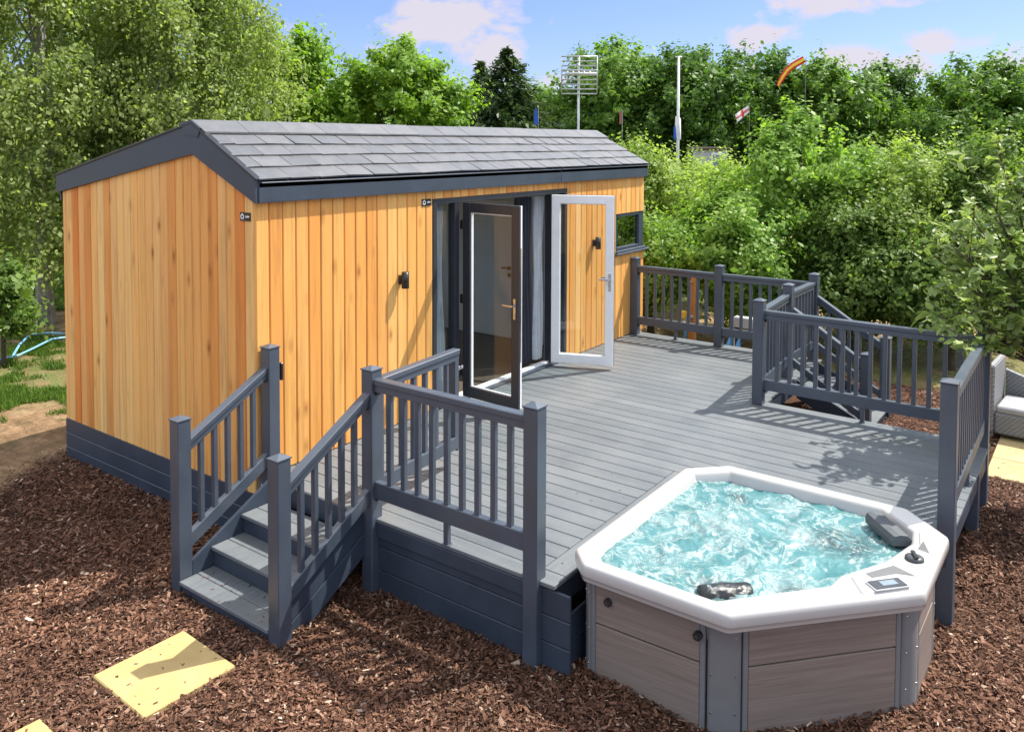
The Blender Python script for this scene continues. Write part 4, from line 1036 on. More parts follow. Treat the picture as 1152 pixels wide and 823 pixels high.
def corner(c, a, b, sa, sb, out):
    # bowed corner panel between two sides
    pa, _ = cut(c, a, sa, 0); pb, _ = cut(c, b, sb, 0)
    pa, pb, cc = np.array(pa), np.array(pb), np.array(c)
    cen = np.array([1.13, -4.0]); mid = (pa+pb)/2; o_ = (cc-mid)
    pts = [(1-t)**2*pa+2*t*(1-t)*(mid+o_*1.15)+t*t*pb for t in np.linspace(0, 1, 9)]
    inn = [p+(cen-p)/np.linalg.norm(cen-p)*.04 for p in pts[::-1]]
    g = MB(); poly = [tuple(p) for p in pts]+[tuple(p) for p in inn]; k = 9
    n = len(poly); g.add([(x, y, GZ-.07) for x, y in poly]+[(x, y, .064) for x, y in poly], [(i, (i+1) % n, n+(i+1) % n, n+i) for i in range(n)], True)
    for z_, rev in ((GZ, 1), (.064, 0)):
        pass
    cp = part('corner_panel', g, M['post_grey'], tub, fix=True)
    g = MB()
    for pt, s2 in ((pts[1], 1), (pts[-2], 1)):
        for z_ in (-.50, -.27, -.04):
            dd = (pt-cen)/np.linalg.norm(pt-cen)
            g.tube([(pt[0]-dd[0]*.004, pt[1]-dd[1]*.004, z_), (pt[0]+dd[0]*.004, pt[1]+dd[1]*.004, z_)], .006, 8)
    part('screw', g, M['chrome'], tub, cp)
corner(CB[7], CB[0], CB[6], .083, .123, 1); corner(CB[6], CB[7], CB[5], .083, .083, 1); corner(CB[5], CB[6], CB[4], .045, .022, 1); corner(CB[0], CB[7], CB[1], .020, .05, 1)
corner(CB[4], CB[5], CB[3], .03, .04, 1)
# raised console on the control side of the rim
cpoly = fillet([(.915, -4.575), (1.25, -4.745), (1.62, -4.835), (1.80, -4.80), (1.865, -4.875), (1.825, -4.935), (1.02, -4.945), (.735, -4.685)], .03)
g = MB(); loops_ = [[(x, y, z) for x, y in (inset(cpoly, d_) if d_ else cpoly)] for d_, z in ((0, .199), (.006, .206), (.012, .210), (.022, .212))]
n = len(cpoly); g.add([p for l in loops_ for p in l], [(k*n+i, k*n+(i+1) % n, (k+1)*n+(i+1) % n, (k+1)*n+i) for k in range(3) for i in range(n)], True)
g.add(loops_[-1], tessellate_polygon([[Vector(p) for p in loops_[-1]]])); part('console', g, M['shell'], tub, shell, fix=True)
# pillow, valve, control panel, cup hollow
m = Matrix.Translation((1.775, -4.625, .212)) @ Matrix.Rotation(math.atan2(.25, .29), 4, 'Z')
g = MB()
sec = [(-.085, -.075), (-.060, -.02), (-.03, .012), (.035, .022), (.075, .012), (.090, -.02), (.085, -.06)]
k = len(sec); vs = []
for xx, sc_ in ((-.185, .85), (-.175, .97), (-.1, 1), (0, 1), (.1, 1), (.175, .97), (.185, .85)):
    for a, b in sec: vs.append(tuple(m @ Vector((xx, a*sc_, b*sc_))))
fs = [(j*k+i, j*k+(i+1) % k, (j+1)*k+(i+1) % k, (j+1)*k+i) for j in range(6) for i in range(k)]+[tuple(range(k))[::-1], tuple(6*k+i for i in range(k))]
g.add(vs, fs, False); part('pillow', g, M['pillow'], tub, fix=True)
m = Matrix.Translation((.425, -3.975, .146)) @ Matrix.Rotation(R(-47), 4, 'Z')
g = MB(); vs = []
for xx, sc_ in ((-.165, .7), (-.15, .95), (-.08, 1), (0, 1.04), (.08, 1), (.15, .93), (.165, .7)):
    for a, b in sec: vs.append(tuple(m @ Vector((xx, a*sc_*.8, b*sc_+.022*noise.noise(Vector((xx*9, a*9, 1)))))))
g.add(vs, fs, True); part('pillow', g, mat_wet(), tub, None, 'wet pillow half sunk in the foam at the near corner', fix=True)
g = MB(); g.tube([(1.36, -4.855, .211), (1.36, -4.855, .228), (1.36, -4.855, .236)], [.058, .055, .035], 20); vl = part('valve', g, M['gdark'], tub)
g = MB(); g.beam((1.32, -4.875, .242), (1.405, -4.835, .242), .026, .016, .005); part('valve_lever', g, M['black'], tub, vl)
m = Matrix.Translation((.925, -4.785, .2105)) @ Matrix.Rotation(math.atan2(-.14, .16), 4, 'Z')
g = MB(); g.box(-.115, .115, -.052, .052, 0, .012, .005, m); cpn = part('control_panel', g, M['silver'], tub)
g = MB(); g.box(-.105, .105, -.044, .044, .0125, .016, .003, m); part('keypad', g, M['gdark'], tub, cpn)
g = MB(); g.box(-.045, .060, -.024, .026, .0165, .0185, .001, m); part('display', g, M['lcd'], tub, cpn)
def shade_patch(pts, depth=.018):
    g = MB(); k = len(pts); ins = inset(pts, .012)
    g.add([(x, y, .2132) for x, y in pts]+[(x, y, .2140) for x, y in ins], [tuple(range(k, 2*k))]+[(i, (i+1) % k, k+(i+1) % k, k+i) for i in range(k)])
    part('recess_shade', g, simple('acrylic_shade_grey', (.15, .15, .147), .35), tub, shell, fix=True)  # flat grey patch: shade on the shell's recessed faces put into the colour
shade_patch([(.99, -4.645), (1.20, -4.765), (1.14, -4.905), (1.10, -4.80), (.96, -4.69)]); shade_patch([(1.52, -4.845), (1.66, -4.855), (1.50, -4.92)])
# water
g = MB(); W = inset(If, .012); nx = 150; xs_ = np.linspace(.15, 2.1, nx); ys_ = np.linspace(-4.85, -3.1, 140)
from mathutils.geometry import intersect_point_tri_2d
def inside(x, y, poly):
    c = False; j = len(poly)-1
    for i in range(len(poly)):
        if (poly[i][1] > y) != (poly[j][1] > y) and x < (poly[j][0]-poly[i][0])*(y-poly[i][1])/(poly[j][1]-poly[i][1])+poly[i][0]: c = not c
        j = i
    return c
idx = {}; vs = []
big = inset(If, .002)
for j, y in enumerate(ys_):
    for i, x in enumerate(xs_):
        if inside(x, y, big):
            q = Vector((x, y, 0))
            h = .022*noise.noise(q*4.2)+.016*noise.noise(q*9+Vector((3, 1, 0)))+.011*abs(noise.noise(q*19))+.006*noise.noise(q*40)
            boil = math.exp(-((x-1.15)**2+(y+3.55)**2)/.12)+.6*math.exp(-((x-.5)**2+(y+3.6)**2)/.06)
            h += .030*boil*(.6+noise.noise(q*13))
            idx[(i, j)] = len(vs); vs.append((x, y, WATER_Z+h))
fs = [(idx[(i, j)], idx[(i+1, j)], idx[(i+1, j+1)], idx[(i, j+1)]) for (i, j) in idx if (i+1, j) in idx and (i, j+1) in idx and (i+1, j+1) in idx]
g.add(vs, fs, True); wt = g.build('water', M['water'])
tag(wt, 'foaming turquoise water churning in the hot tub', 'water', kind='stuff')

# ------------------------------------------------------------------ slabs, chair and small things
def slab(name, cx, cy, sx, sy, rot, z, label, group=None, mat=None, th=.045):
    m = Matrix.Rotation(rot, 4, 'Z'); g = MB(); g.box(-sx/2, sx/2, -sy/2, sy/2, -th, 0, .008, m)
    o = g.build(name, mat or M['sandstone']); o.location = (cx, cy, z); return tag(o, label, 'slab', group)
SX, SY = gpt(42, 807, GZ+.062)
slab('stepping_slab', -1.452, -.976, .625, .625, R(-2), GZ+.062, 'square yellow sandstone stepping slab in front of the near steps', 'sandstone stepping slabs')
slab('stepping_slab', SX-.32, SY-.32, .64, .64, R(-2), GZ+.062, 'yellow stepping slab at the bottom left edge, mostly cut off', 'sandstone stepping slabs')
k = 0
for i in range(4):
    for j in range(3):
        cx, cy = 5.63+.61*i, -5.12-.61*j
        if j > 1 and i > 1: continue
        where = ['nearest the mulch', 'second from the mulch', 'under the chair front', 'behind the chair'][i]+[' on the side of the deck', ' in the middle row', ' in the row farthest from the deck'][j]
        slab('paving_slab', cx, cy, .6, .6, 0, GZ+.05, 'sandy yellow paving slab '+where, 'sandy paving slabs under the wicker chair', M['sandslab'])
ch = thing('wicker_chair', (6.95, -5.05, GZ+.05), 'pale grey wicker garden armchair standing on yellow paving', 'chair')
zc = GZ+.05
m = Matrix.Translation((6.62, -4.76, zc)) @ Matrix.Rotation(R(-4), 4, 'Z')     # x away, -y to the right
g = MB(); g.box(0, .68, -.56, 0, .05, .30, .025, m); part('seat', g, M['wicker'], ch)
g = MB(); g.box(.01, .60, -.55, -.02, .301, .375, .03, m); part('cushion', g, M['cushion'], ch)
g = MB(); g.box(.0, .68, .002, .075, .05, .84, .02, m); part('backrest', g, M['wicker'], ch)
g = MB(); prof_ = [(.0, .05), (-.66, .05), (-.66, .34), (-.50, .44), (-.28, .57), (.0, .66)]; k = 6
g.add([tuple(m @ Vector((.682, a, b))) for a, b in prof_]+[tuple(m @ Vector((.76, a, b))) for a, b in prof_], [tuple(range(k)), tuple(range(k, 2*k))]+[(i, (i+1) % k, k+(i+1) % k, k+i) for i in range(k)])
part('armrest', g, M['wicker'], ch, fix=True)
for a in (.04, .70):
    for b in (-.53, .03):
        g = MB(); g.box(a-.02, a+.02, b-.02, b+.02, 0, .051, .004, m); part('leg', g, M['wicker'], ch)
# small dark box on the right edge
bx_ = thing('planter_box', (5.72, -5.55, GZ+.05), 'small dark box with pale rim and red and yellow tag', 'planter')
g = MB(); g.box(5.58, 5.86, -5.69, -5.37, zc, zc+.26, .01); part('tub', g, M['gdark'], bx_)
g = MB(); g.box(5.56, 5.88, -5.71, -5.35, zc+.261, zc+.30, .01); part('rim', g, simple('pale_plastic', (.55, .60, .68), .4), bx_)
g = MB(); g.box(5.545, 5.578, -5.50, -5.44, zc+.14, zc+.20, .004); part('red_tag', g, M['red'], bx_)
g = MB(); g.box(5.545, 5.578, -5.56, -5.502, zc+.13, zc+.20, .004); part('yellow_tag', g, M['yellow'], bx_)
# tap post with hose, hook-up box behind the far railing
tp = thing('tap_post', (7.75, -.52, GZ), 'orange timber standpipe post with a blue hose behind the far railing', 'standpipe')
g = MB(); g.box(7.70, 7.80, -.575, -.465, GZ-.05, .76, .008); part('post', g, M['tap_post'], tp)
g = MB(); g.tube([(7.699, -.52, .66), (7.62, -.53, .66), (7.60, -.53, .62)], .014, 8); g.tube([(7.66, -.52, .66), (7.66, -.52, .70)], .02, 8); part('tap', g, M['brass'], tp)
g = MB(); g.tube([(7.60, -.53, .62), (7.59, -.54, .45), (7.60, -.52, .2), (7.58, -.50, 0), (7.57, -.46, -.3), (7.55, -.42, -.55)], .024, 8); part('hose', g, M['blue'], tp)
hb = thing('hookup_box', (7.6, -1.41, GZ), 'pale grey electrical hook up box on a frame behind the far railing', 'hook-up box')
g = MB(); g.box(7.55, 7.68, -1.555, -1.265, .10, .26, .01); part('case', g, simple('pale_grey_plastic', (.5, .5, .48), .5), hb)
for yy in (-1.575, -1.245):
    g = MB(); g.box(7.59, 7.63, yy-.018, yy+.018, GZ-.05, .24, .004); part('leg', g, M['galv'], hb)
for yy in (-1.36, -1.22):
    g = MB(); g.tube([(7.60, yy, .099), (7.56, yy, -.05), (7.50, yy, -.16), (7.44, yy, -.20)], [.016, .016, .04, .04], 10); part('plug', g, M['blue'], hb)
g = MB(); g.box(7.64, 7.695, -.46, -.38, .10, .22, .01); part('valve_cover', g, M['yellow'], tp)
g = MB(); g.box(7.66, 7.699, -.56, -.40, .12, .16, .004); part('bracket', g, M['galv'], tp)
# hose on the left
hs_ = MB()
def hose_pts(lst): return [(*gpt(a, b), GZ+.03+.35*c) for a, b, c in lst]
hs_.tube(hose_pts([(-20, 412, 0), (14, 403, 0), (22, 392, .1), (34, 385, .3), (55, 383, .3), (80, 380, .1), (120, 377, 0)]), .020, 8)
hs_.tube(hose_pts([(-15, 408, 0), (20, 402, 0), (38, 396, .1), (58, 388, .2), (80, 383, .1), (118, 380, 0)]), .019, 8)
o = hs_.build('garden_hose', M['lblue'], None, (*gpt(40, 398), GZ)); tag(o, 'pale blue hose looped on the dirt left of the cabin', 'hose')

# ------------------------------------------------------------------ masts and flags
def mast_xy(px, d): p = at(px, 160, d); return p[0], p[1]
def zat(py, d): return at(576, py, d)[2]
x, y = mast_xy(650.5, 30)
ae = thing('tv_aerial', (x, y, GZ), 'large grid television aerial on a pale mast above the cabin ridge', 'aerial')
z0, z1 = zat(146, 30), zat(63, 30)
g = MB(); g.tube([(x, y, GZ-.1), (x, y, z1)], .045, 8); part('mast', g, M['galv'], ae)
sx = np.array([rt[0], rt[1], 0]); sx /= np.linalg.norm(sx)
bars = MB()
for k in range(9):
    z = zat(64+5.2*k, 30); off = .08
    a = np.array([x, y, z])-sx*.62; b = np.array([x, y, z])+sx*.66
    a[:2] -= fw[:2]*off; b[:2] -= fw[:2]*off
    g = MB(); g.tube([a, b], .030 if k != 3 else .05, 6); part('reflector_bar', g, M['galv'], ae)
for sg in (-.62, .66):
    p = np.array([x, y, 0])+sx*sg; p[:2] -= fw[:2]*.08; g = MB(); g.tube([(p[0], p[1], zat(64, 30)), (p[0], p[1], zat(105, 30))], .022, 6); part('side_bar', g, M['galv'], ae)
g = MB(); c0 = np.array([x, y, zat(83.5, 30)])
for k in range(5):
    a = c0+sx*(-.42+.2*k)-np.append(fw[:2]*.25, 0); g.tube([a+[0, 0, -.09], a+[0, 0, .09]], .03, 6)
g.tube([c0-sx*.45-np.append(fw[:2]*.25, 0), c0+sx*.62-np.append(fw[:2]*.25, 0)], .05, 6)
part('dipole', g, M['pole'], ae)
x, y = mast_xy(762.5, 31)
fp = thing('flagpole', (x, y, GZ), 'tall white flagpole standing behind the yellow green hedge', 'flagpole')
g = MB(); g.tube([(x, y, GZ-.1), (x, y, zat(64, 31))], [.07, .045], 10); part('pole', g, M['pole'], fp)
g = MB(); g.tube([(x-.12*sx[0], y-.12*sx[1], zat(64, 31)), (x+.12*sx[0], y+.12*sx[1], zat(64, 31))], .035, 6); part('truck', g, M['pole'], fp)
def cloth(pts_top, pts_bot, mat_, name, parent=None, loc=None, root=None, t=.02):
    g = MB(); n = len(pts_top); vs = [tuple(p) for p in pts_top]+[tuple(p) for p in pts_bot]
    dv = fw*t; k = 2*n; vs2 = vs+[tuple(np.array(v)+dv) for v in vs]
    fs = [(i, i+1, n+i+1, n+i) for i in range(n-1)]; fs += [tuple(k+j for j in f[::-1]) for f in fs]
    rim = list(range(n))+list(range(2*n-1, n-1, -1))
    fs += [(rim[i], k+rim[i], k+rim[(i+1) % len(rim)], rim[(i+1) % len(rim)]) for i in range(len(rim))]
    g.add(vs2, fs, False); return part(name, g, mat_, root, parent, fix=True)
# limp flag on the white pole
fl = thing('flag', (x, y, zat(150, 31)), 'limp navy and white flag hanging low on the white flagpole', 'flag', 'flags beyond the hedge')
def fpt(px, py, d): return at(px, py, d)
cloth([fpt(760, 131, 30.9), fpt(763.5, 130, 30.8), fpt(766, 134, 30.9)], [fpt(758.5, 156, 30.8), fpt(762, 158, 30.9), fpt(766, 157, 30.8)], M['flagwhite'], 'cloth', root=fl)
cloth([fpt(758, 143, 30.7), fpt(760, 141, 30.7)], [fpt(758, 156, 30.7), fpt(761.5, 158, 30.7)], M['flagblue'], 'blue_stripe', root=fl)
# white flag with a red cross
def slim_pole(px, ptop, d, label):
    x, y = mast_xy(px, d); g = MB(); g.tube([(0, 0, 0), (0, 0, zat(ptop, d)-GZ)], .012, 6); o = g.build('flagpole', M['slim']); o.location = (x, y, GZ); return tag(o, label, 'flagpole', 'slim dull poles beyond the hedge')
d = 34.0
slim_pole(842.5, 117, d, 'slim dull pole carrying the white flag with a red cross')
fl = thing('flag', tuple(fpt(842, 122, d)), 'white flag with a red cross flying over the hedge', 'flag', 'flags beyond the hedge')
A_, B_, C_, D_ = map(np.array, ((842, 118.5), (843, 126.5), (829.5, 137.5), (827, 129)))
def fl_pt(s, t, off=0): q = (A_*(1-s)+D_*s)*(1-t)+(B_*(1-s)+C_*s)*t; return fpt(q[0], q[1], d+.10*math.sin(s*5)+off)
S_ = np.linspace(0, 1, 9)
cloth([fl_pt(s, 0) for s in S_], [fl_pt(s, 1) for s in S_], M['flagwhite'], 'cloth', root=fl)
cloth([fl_pt(s, .42, -.03) for s in S_], [fl_pt(s, .60, -.03) for s in S_], M['red'], 'cross_bar', root=fl, t=.01)
cloth([fl_pt(s, .02, -.031) for s in (.42, .5, .56)], [fl_pt(s, .98, -.031) for s in (.42, .5, .56)], M['red'], 'cross_upright', root=fl, t=.01)
slim_pole(905, 64, d, 'slim dull pole carrying the red and yellow windsock')
fl = thing('windsock', tuple(fpt(890, 80, d)), 'long red and yellow windsock streaming in front of the trees', 'windsock')
cv = [(905, 66.5), (899, 70), (892, 74), (886, 79), (881, 86), (877, 93), (875.5, 97)]
wd = [3.6, 3.8, 3.6, 3.3, 3.0, 2.4, 1.6]
def tubeflag(a, b, mt, nm):
    g = MB(); pts = [fpt(*cv[i], d) for i in range(len(cv))]; 
    T_ = [pts[i] for i in range(len(pts))]
    def edge(i, k):
        j0, j1 = max(i-1, 0), min(i+1, len(cv)-1); tx, ty = cv[j1][0]-cv[j0][0], cv[j1][1]-cv[j0][1]; l = math.hypot(tx, ty); return fpt(cv[i][0]-ty/l*k*wd[i], cv[i][1]+tx/l*k*wd[i], d-.05*(1-abs(k)))
    cloth([edge(i, a) for i in range(len(cv))], [edge(i, b) for i in range(len(cv))], mt, nm, root=fl, t=.03)
tubeflag(-1, -.4, M['red'], 'red_band'); tubeflag(-.4, .45, M['yellow'], 'yellow_band'); tubeflag(.45, 1, M['red'], 'red_band')
d = 33
fl = thing('flag', tuple(fpt(602, 131, d)), 'small blue feather flag above the cabin roof', 'flag', 'flags beyond the hedge')
cloth([fpt(601, 124, d), fpt(603.5, 121, d), fpt(604.5, 126, d)], [fpt(600.5, 139, d), fpt(603, 141, d), fpt(606, 139, d)], M['flagblue'], 'cloth', root=fl)
g = MB(); p = fpt(605.5, 121, d); g.tube([(p[0], p[1], GZ), tuple(p)], .02, 6); part('pole', g, M['slim'], fl)
fl = thing('flag', tuple(fpt(698, 132, d)), 'small faded red flag between the cabin roof and the hedge', 'flag', 'flags beyond the hedge')
cloth([fpt(697, 127, d), fpt(699.5, 124.5, d)], [fpt(697, 140, d), fpt(699.5, 139, d)], simple('faded_red', (.35, .12, .12), .8), 'cloth', root=fl)
g = MB(); p = fpt(700, 124, d); g.tube([(p[0], p[1], GZ), tuple(p)], .02, 6); part('pole', g, M['slim'], fl)
# hut glimpsed through the hedge
hx, hy = mast_xy(804, 24); hut = thing('hut', (hx, hy, GZ), 'pale hut with a white framed window glimpsed through the hedge', 'hut')
zt = zat(168, 24); e1 = np.append(sx[:2], 0); e2 = np.append(fw[:2]/np.linalg.norm(fw[:2]), 0)
mm = Matrix(((e1[0], e2[0], 0, hx), (e1[1], e2[1], 0, hy), (0, 0, 1, 0), (0, 0, 0, 1)))
g = MB(); g.box(-.42, .36, 0, 1.0, GZ-.05, zt, .01, mm); part('wall', g, simple('hut_wall', (.42, .42, .45), .7), hut)
g = MB(); g.box(-.50, .44, -.08, 1.1, zt, zt+.08, .01, mm); part('roof', g, simple('hut_roof', (.10, .07, .06), .8), hut)
g = MB(); g.box(-.10, .30, -.03, -.002, zt-.52, zt-.08, .01, mm); wv = part('window', g, M['white'], hut)
g = MB(); g.box(-.05, .25, -.04, -.031, zt-.46, zt-.14, .004, mm); part('pane', g, simple('hut_glass', (.18, .22, .35), .15), hut, wv)

# ------------------------------------------------------------------ trees and hedges
def norm(a): return a/np.maximum(np.linalg.norm(a, axis=1, keepdims=True), 1e-9)
def leaf_quads(P, N, size, r, aspect=.6, axis=None):
    n = len(P)
    if axis is None: axis = r.normal(size=(n, 3))
    N = norm(N); u = norm(axis-N*np.sum(axis*N, 1, keepdims=True)); v = np.cross(N, u)
    s = size*np.exp(r.normal(0, .28, n)); u = u*s[:, None]; v = v*(s*aspect)[:, None]
    bend = N*(s*r.uniform(-.12, .12, n))[:, None]
    return np.stack([P-u*.9, P+v+bend-u*.1, P+u*1.1, P-v+bend-u*.1], 1)
def clump_crown(r, blobs, nclump, per, crad, size, aspect=.6, shell=.55, flat=.7, droop=0):
    """blobs: (centre, radii, weight); clumps lie mostly near the surface of each blob"""
    wts = np.array([b[2] for b in blobs], float); wts /= wts.sum()
    which = r.choice(len(blobs), nclump, p=wts)
    cen = np.array([blobs[i][0] for i in which]); rad = np.array([blobs[i][1] for i in which])
    d = norm(r.normal(size=(nclump, 3))); rr = shell+(1-shell)*r.random(nclump)**.6
    lump = 1+.16*np.array([noise.noise((a*2.3+i*.7, b*2.3, c*2.3)) for (a, b, c), i in zip(d, which)])
    cc = cen+d*rad*(rr*lump)[:, None]
    # voids where the crown is open, and clumps of uneven fullness
    q = crad*2.6
    void = np.array([noise.noise((x/q, y_/q, z_/q)) for x, y_, z_ in cc])
    ok = void < (.22 if crad < .7 else .36)
    cc, d, void = cc[ok], d[ok], void[ok]; nclump = len(cc)
    cs = crad*r.uniform(.55, 1.35, nclump)
    full = np.clip(r.uniform(.35, 1.25, nclump)-.6*np.maximum(void, 0), .25, 1.25)
    k = np.repeat(np.arange(nclump), np.maximum(8, (per*full*1.25).astype(int))); n = len(k)
    off = r.normal(size=(n, 3))*[1, 1, flat]; off = off/np.maximum(np.linalg.norm(off, axis=1, keepdims=True), 1e-6)*(r.random(n)**.55)[:, None]
    # clumps reach outwards and upwards as sprays
    sp = norm(d+np.array([0, 0, .55])+r.normal(0, .35, (nclump, 3)))
    al = np.sum(off*sp[k], 1, keepdims=True)
    off = off*.72+sp[k]*al*np.where(al > 0, 1.15, .25)
    P = cc[k]+off*cs[k][:, None]
    P[:, 2] -= droop*np.sum((off[:, :2])**2, 1)*cs[k]
    N = d[k]*.55+off*.5+np.array([0, 0, .55])+r.normal(0, .55, (n, 3))
    return leaf_quads(P, N, size, r, aspect), cc
def limbs(base, top, rad, targets, r, mat, root, name='trunk', wob=.08):
    g = MB(); base, top = np.array(base, float), np.array(top, float); H = np.linalg.norm(top-base)
    n = 9; pts = []
    for i in range(n):
        t = i/(n-1); pts.append(base*(1-t)+top*t+np.array([r.normal(0, wob), r.normal(0, wob), 0])*t*(1-t)*2*H*.15)
    g.tube(pts, [rad*(1.25-.2*min(1, i*2))*(1-.75*i/(n-1)) for i in range(n)], 9)
    for tg in targets:
        f = r.uniform(.25, .85); s = base*(1-f)+top*f; i = int(f*(n-1)); s = np.array(pts[i])*(1-(f*(n-1)-i))+np.array(pts[min(i+1, n-1)])*(f*(n-1)-i)
        m1 = s*.55+tg*.45+np.array([0, 0, .10*np.linalg.norm(tg-s)]); m2 = s*.2+tg*.8+np.array([0, 0, .06*np.linalg.norm(tg-s)])
        rb = rad*(1-.75*f)*.5
        g.tube([s, m1, m2, tg], [rb, rb*.7, rb*.4, rb*.15], 6)
    return part(name, g, mat, root)
def crown_part(V4, mat, root, name='crown'):
    V4 = V4-np.array(root.location)[None, None, :]
    return raw_mesh(name, *quads(V4), mat, parent=root)
def tree(name, label, cat, px, d, ptop, wpx, zlow, mat, bark, seed, nclump, per, crad, size, group=None, aspect=.62, lobes=7, trunk_r=None, shell=.5, depthf=.8):
    r = np.random.default_rng(seed); b = ground_at(px, d); zt = zat(ptop, d); rad = wpx*d/F/2
    zc_ = (zt+zlow)/2; hz = (zt-zlow)/2
    root = thing(name, tuple(b), label, cat, group)
    blobs = [((b[0], b[1], zc_), (rad*.72, rad*.72*depthf, hz*.78), 2.2)]
    for k in range(lobes):
        a = r.uniform(0, 2*np.pi); e = r.uniform(-.65, .95); q = math.sqrt(max(0, 1-e*e)) if e < .9 else .3
        c = (b[0]+math.cos(a)*q*rad*.62, b[1]+math.sin(a)*q*rad*.62*depthf, zc_+e*hz*.62); s = r.uniform(.30, .46)
        blobs.append((c, (rad*s, rad*s, min(hz, rad)*s), .7))
    V, cc = clump_crown(r, blobs, nclump, per, crad, size, aspect, shell)
    # keep every leaf above the ground
    V = V[V[:, :, 2].min(1) > GZ+.03]
    crown_part(V, mat, root)
    tg = [cc[i] for i in r.choice(len(cc), min(len(cc), 16), replace=False)]
    limbs((b[0], b[1], GZ-.1), (b[0]+r.normal(0, .1)*rad, b[1], zc_+hz*.55), trunk_r or max(.05, rad*.085), tg, r, bark, root)
    return root

# tall weeping birches behind the cabin on the left
def birch(px, d, ptop, wpx, zlow, seed, label, nstr, per, trunk_r, lean=0):
    r = np.random.default_rng(seed); b = ground_at(px, d); zt = zat(ptop, d); rad = wpx*d/F/2
    root = thing('birch_tree', tuple(b), label, 'tree', 'weeping birches behind the cabin')
    n = nstr; hgt = r.random(n); a = r.uniform(0, 2*np.pi, n)
    zs = zlow+.45+(zt-zlow-.45)*hgt**.8; prof = np.sqrt(np.clip(1-((hgt-.42)/.62)**2, .05, 1))
    lump = 1+.22*np.sin(a*3+seed)+.15*np.sin(a*5+hgt*9)
    rr = rad*prof*np.sqrt(r.uniform(.10, 1, n))*lump
    S = np.stack([b[0]+lean*hgt+np.cos(a)*rr, b[1]+np.sin(a)*rr, zs], 1)
    vd = np.array([noise.noise((x*.75, y*.75, z*.75)) for x, y, z in S]); ok = vd < .20
    S, a, rr = S[ok], a[ok], rr[ok]; n = len(S)
    Ls = r.uniform(.25, .95, n); k = np.repeat(np.arange(n), per); t = np.tile(np.linspace(0, 1, per), n)+r.normal(0, .02, n*per)
    outw = np.stack([np.cos(a), np.sin(a), 0*a], 1)
    wan = r.normal(0, .32, (n, 2)); P = S[k]+outw[k]*(.75*np.sqrt(np.clip(t, 0, 1))*Ls[k]*.6)[:, None]; P[:, :2] += wan[k]*t[:, None]*Ls[k][:, None]
    P[:, 2] += .30*np.sin(np.clip(t, 0, 1)*3.1)*Ls[k]-.8*Ls[k]*t**1.5
    P += r.normal(0, .085, P.shape)
    N = outw[k]*.5+r.normal(0, .6, P.shape)+[0, 0, .35]
    ax = np.stack([r.normal(0, .5, len(k)), r.normal(0, .5, len(k)), -np.ones(len(k))], 1)
    V = leaf_quads(P, N, .036, r, .72, ax); V = V[V[:, :, 2].min(1) > GZ+.05]
    crown_part(V, M['lf_birch'], root)
    tg = [S[i]+[0, 0, .1] for i in r.choice(n, 26, replace=False)]
    limbs((b[0], b[1], GZ-.1), (b[0]+lean, b[1], zt-.4), trunk_r, tg, r, M['birch_bark'], root)
birch(48, 15.5, -60, 210, .2, 21, 'weeping birch at the far left with yellow green trailing foliage', 2700, 44, .15)
birch(196, 16.5, -40, 200, .6, 22, 'weeping birch just left of the roof ridge with a pale trunk', 2300, 44, .14)
birch(120, 19.5, -70, 230, .2, 23, 'weeping birch standing behind and between the other two birches', 1700, 40, .15)
# low shrubs on the left
tree('shrub', 'dark leafy shrub at the left edge beside the blue hose', 'shrub', -2, 12.6, 285, 64, GZ+.1, M['lf_shade'], M['bark'], 31, 90, 60, .22, .045, 'shrubs left of the cabin', trunk_r=.04)
tree('shrub', 'bushy shrub under the birches behind the grass strip, left', 'shrub', 15, 23.5, 232, 150, GZ+.1, M['lf_shade'], M['bark'], 32, 190, 50, .45, .085, 'shrubs left of the cabin', trunk_r=.06)
tree('shrub', 'bushy shrub under the birches close to the cabin corner', 'shrub', 85, 24.5, 240, 150, GZ+.1, M['lf_oak'], M['bark'], 33, 190, 50, .45, .085, 'shrubs left of the cabin', trunk_r=.06)
tree('shrub', 'dark thicket far behind the birches at the left edge', 'shrub', -10, 31, 190, 230, GZ+.1, M['lf_shade'], M['bark'], 34, 260, 60, .6, .11, 'shrubs left of the cabin', trunk_r=.06)
tree('shrub', 'dark thicket far behind the birches next to the cabin', 'shrub', 110, 30, 185, 230, GZ+.1, M['lf_shade'], M['bark'], 35, 260, 60, .6, .11, 'shrubs left of the cabin', trunk_r=.06)
# bright oaks over the ridge
tree('oak_tree', 'bright green tree rising behind the left end of the roof', 'tree', 292, 22, -6, 190, 1.2, M['lf_oak'], M['bark'], 41, 379, 102, .40, .068, 'green trees behind the roof', lobes=10)
tree('oak_tree', 'round bright green tree behind the middle of the roof', 'tree', 440, 23, 44, 205, 1.0, M['lf_oak'], M['bark'], 42, 379, 102, .40, .068, 'green trees behind the roof', lobes=11)
tree('oak_tree', 'lower green tree filling the dip between two taller ones behind the roof', 'tree', 355, 25, 52, 150, 1.0, M['lf_oak'], M['bark'], 43, 252, 96, .40, .068, 'green trees behind the roof', lobes=8)
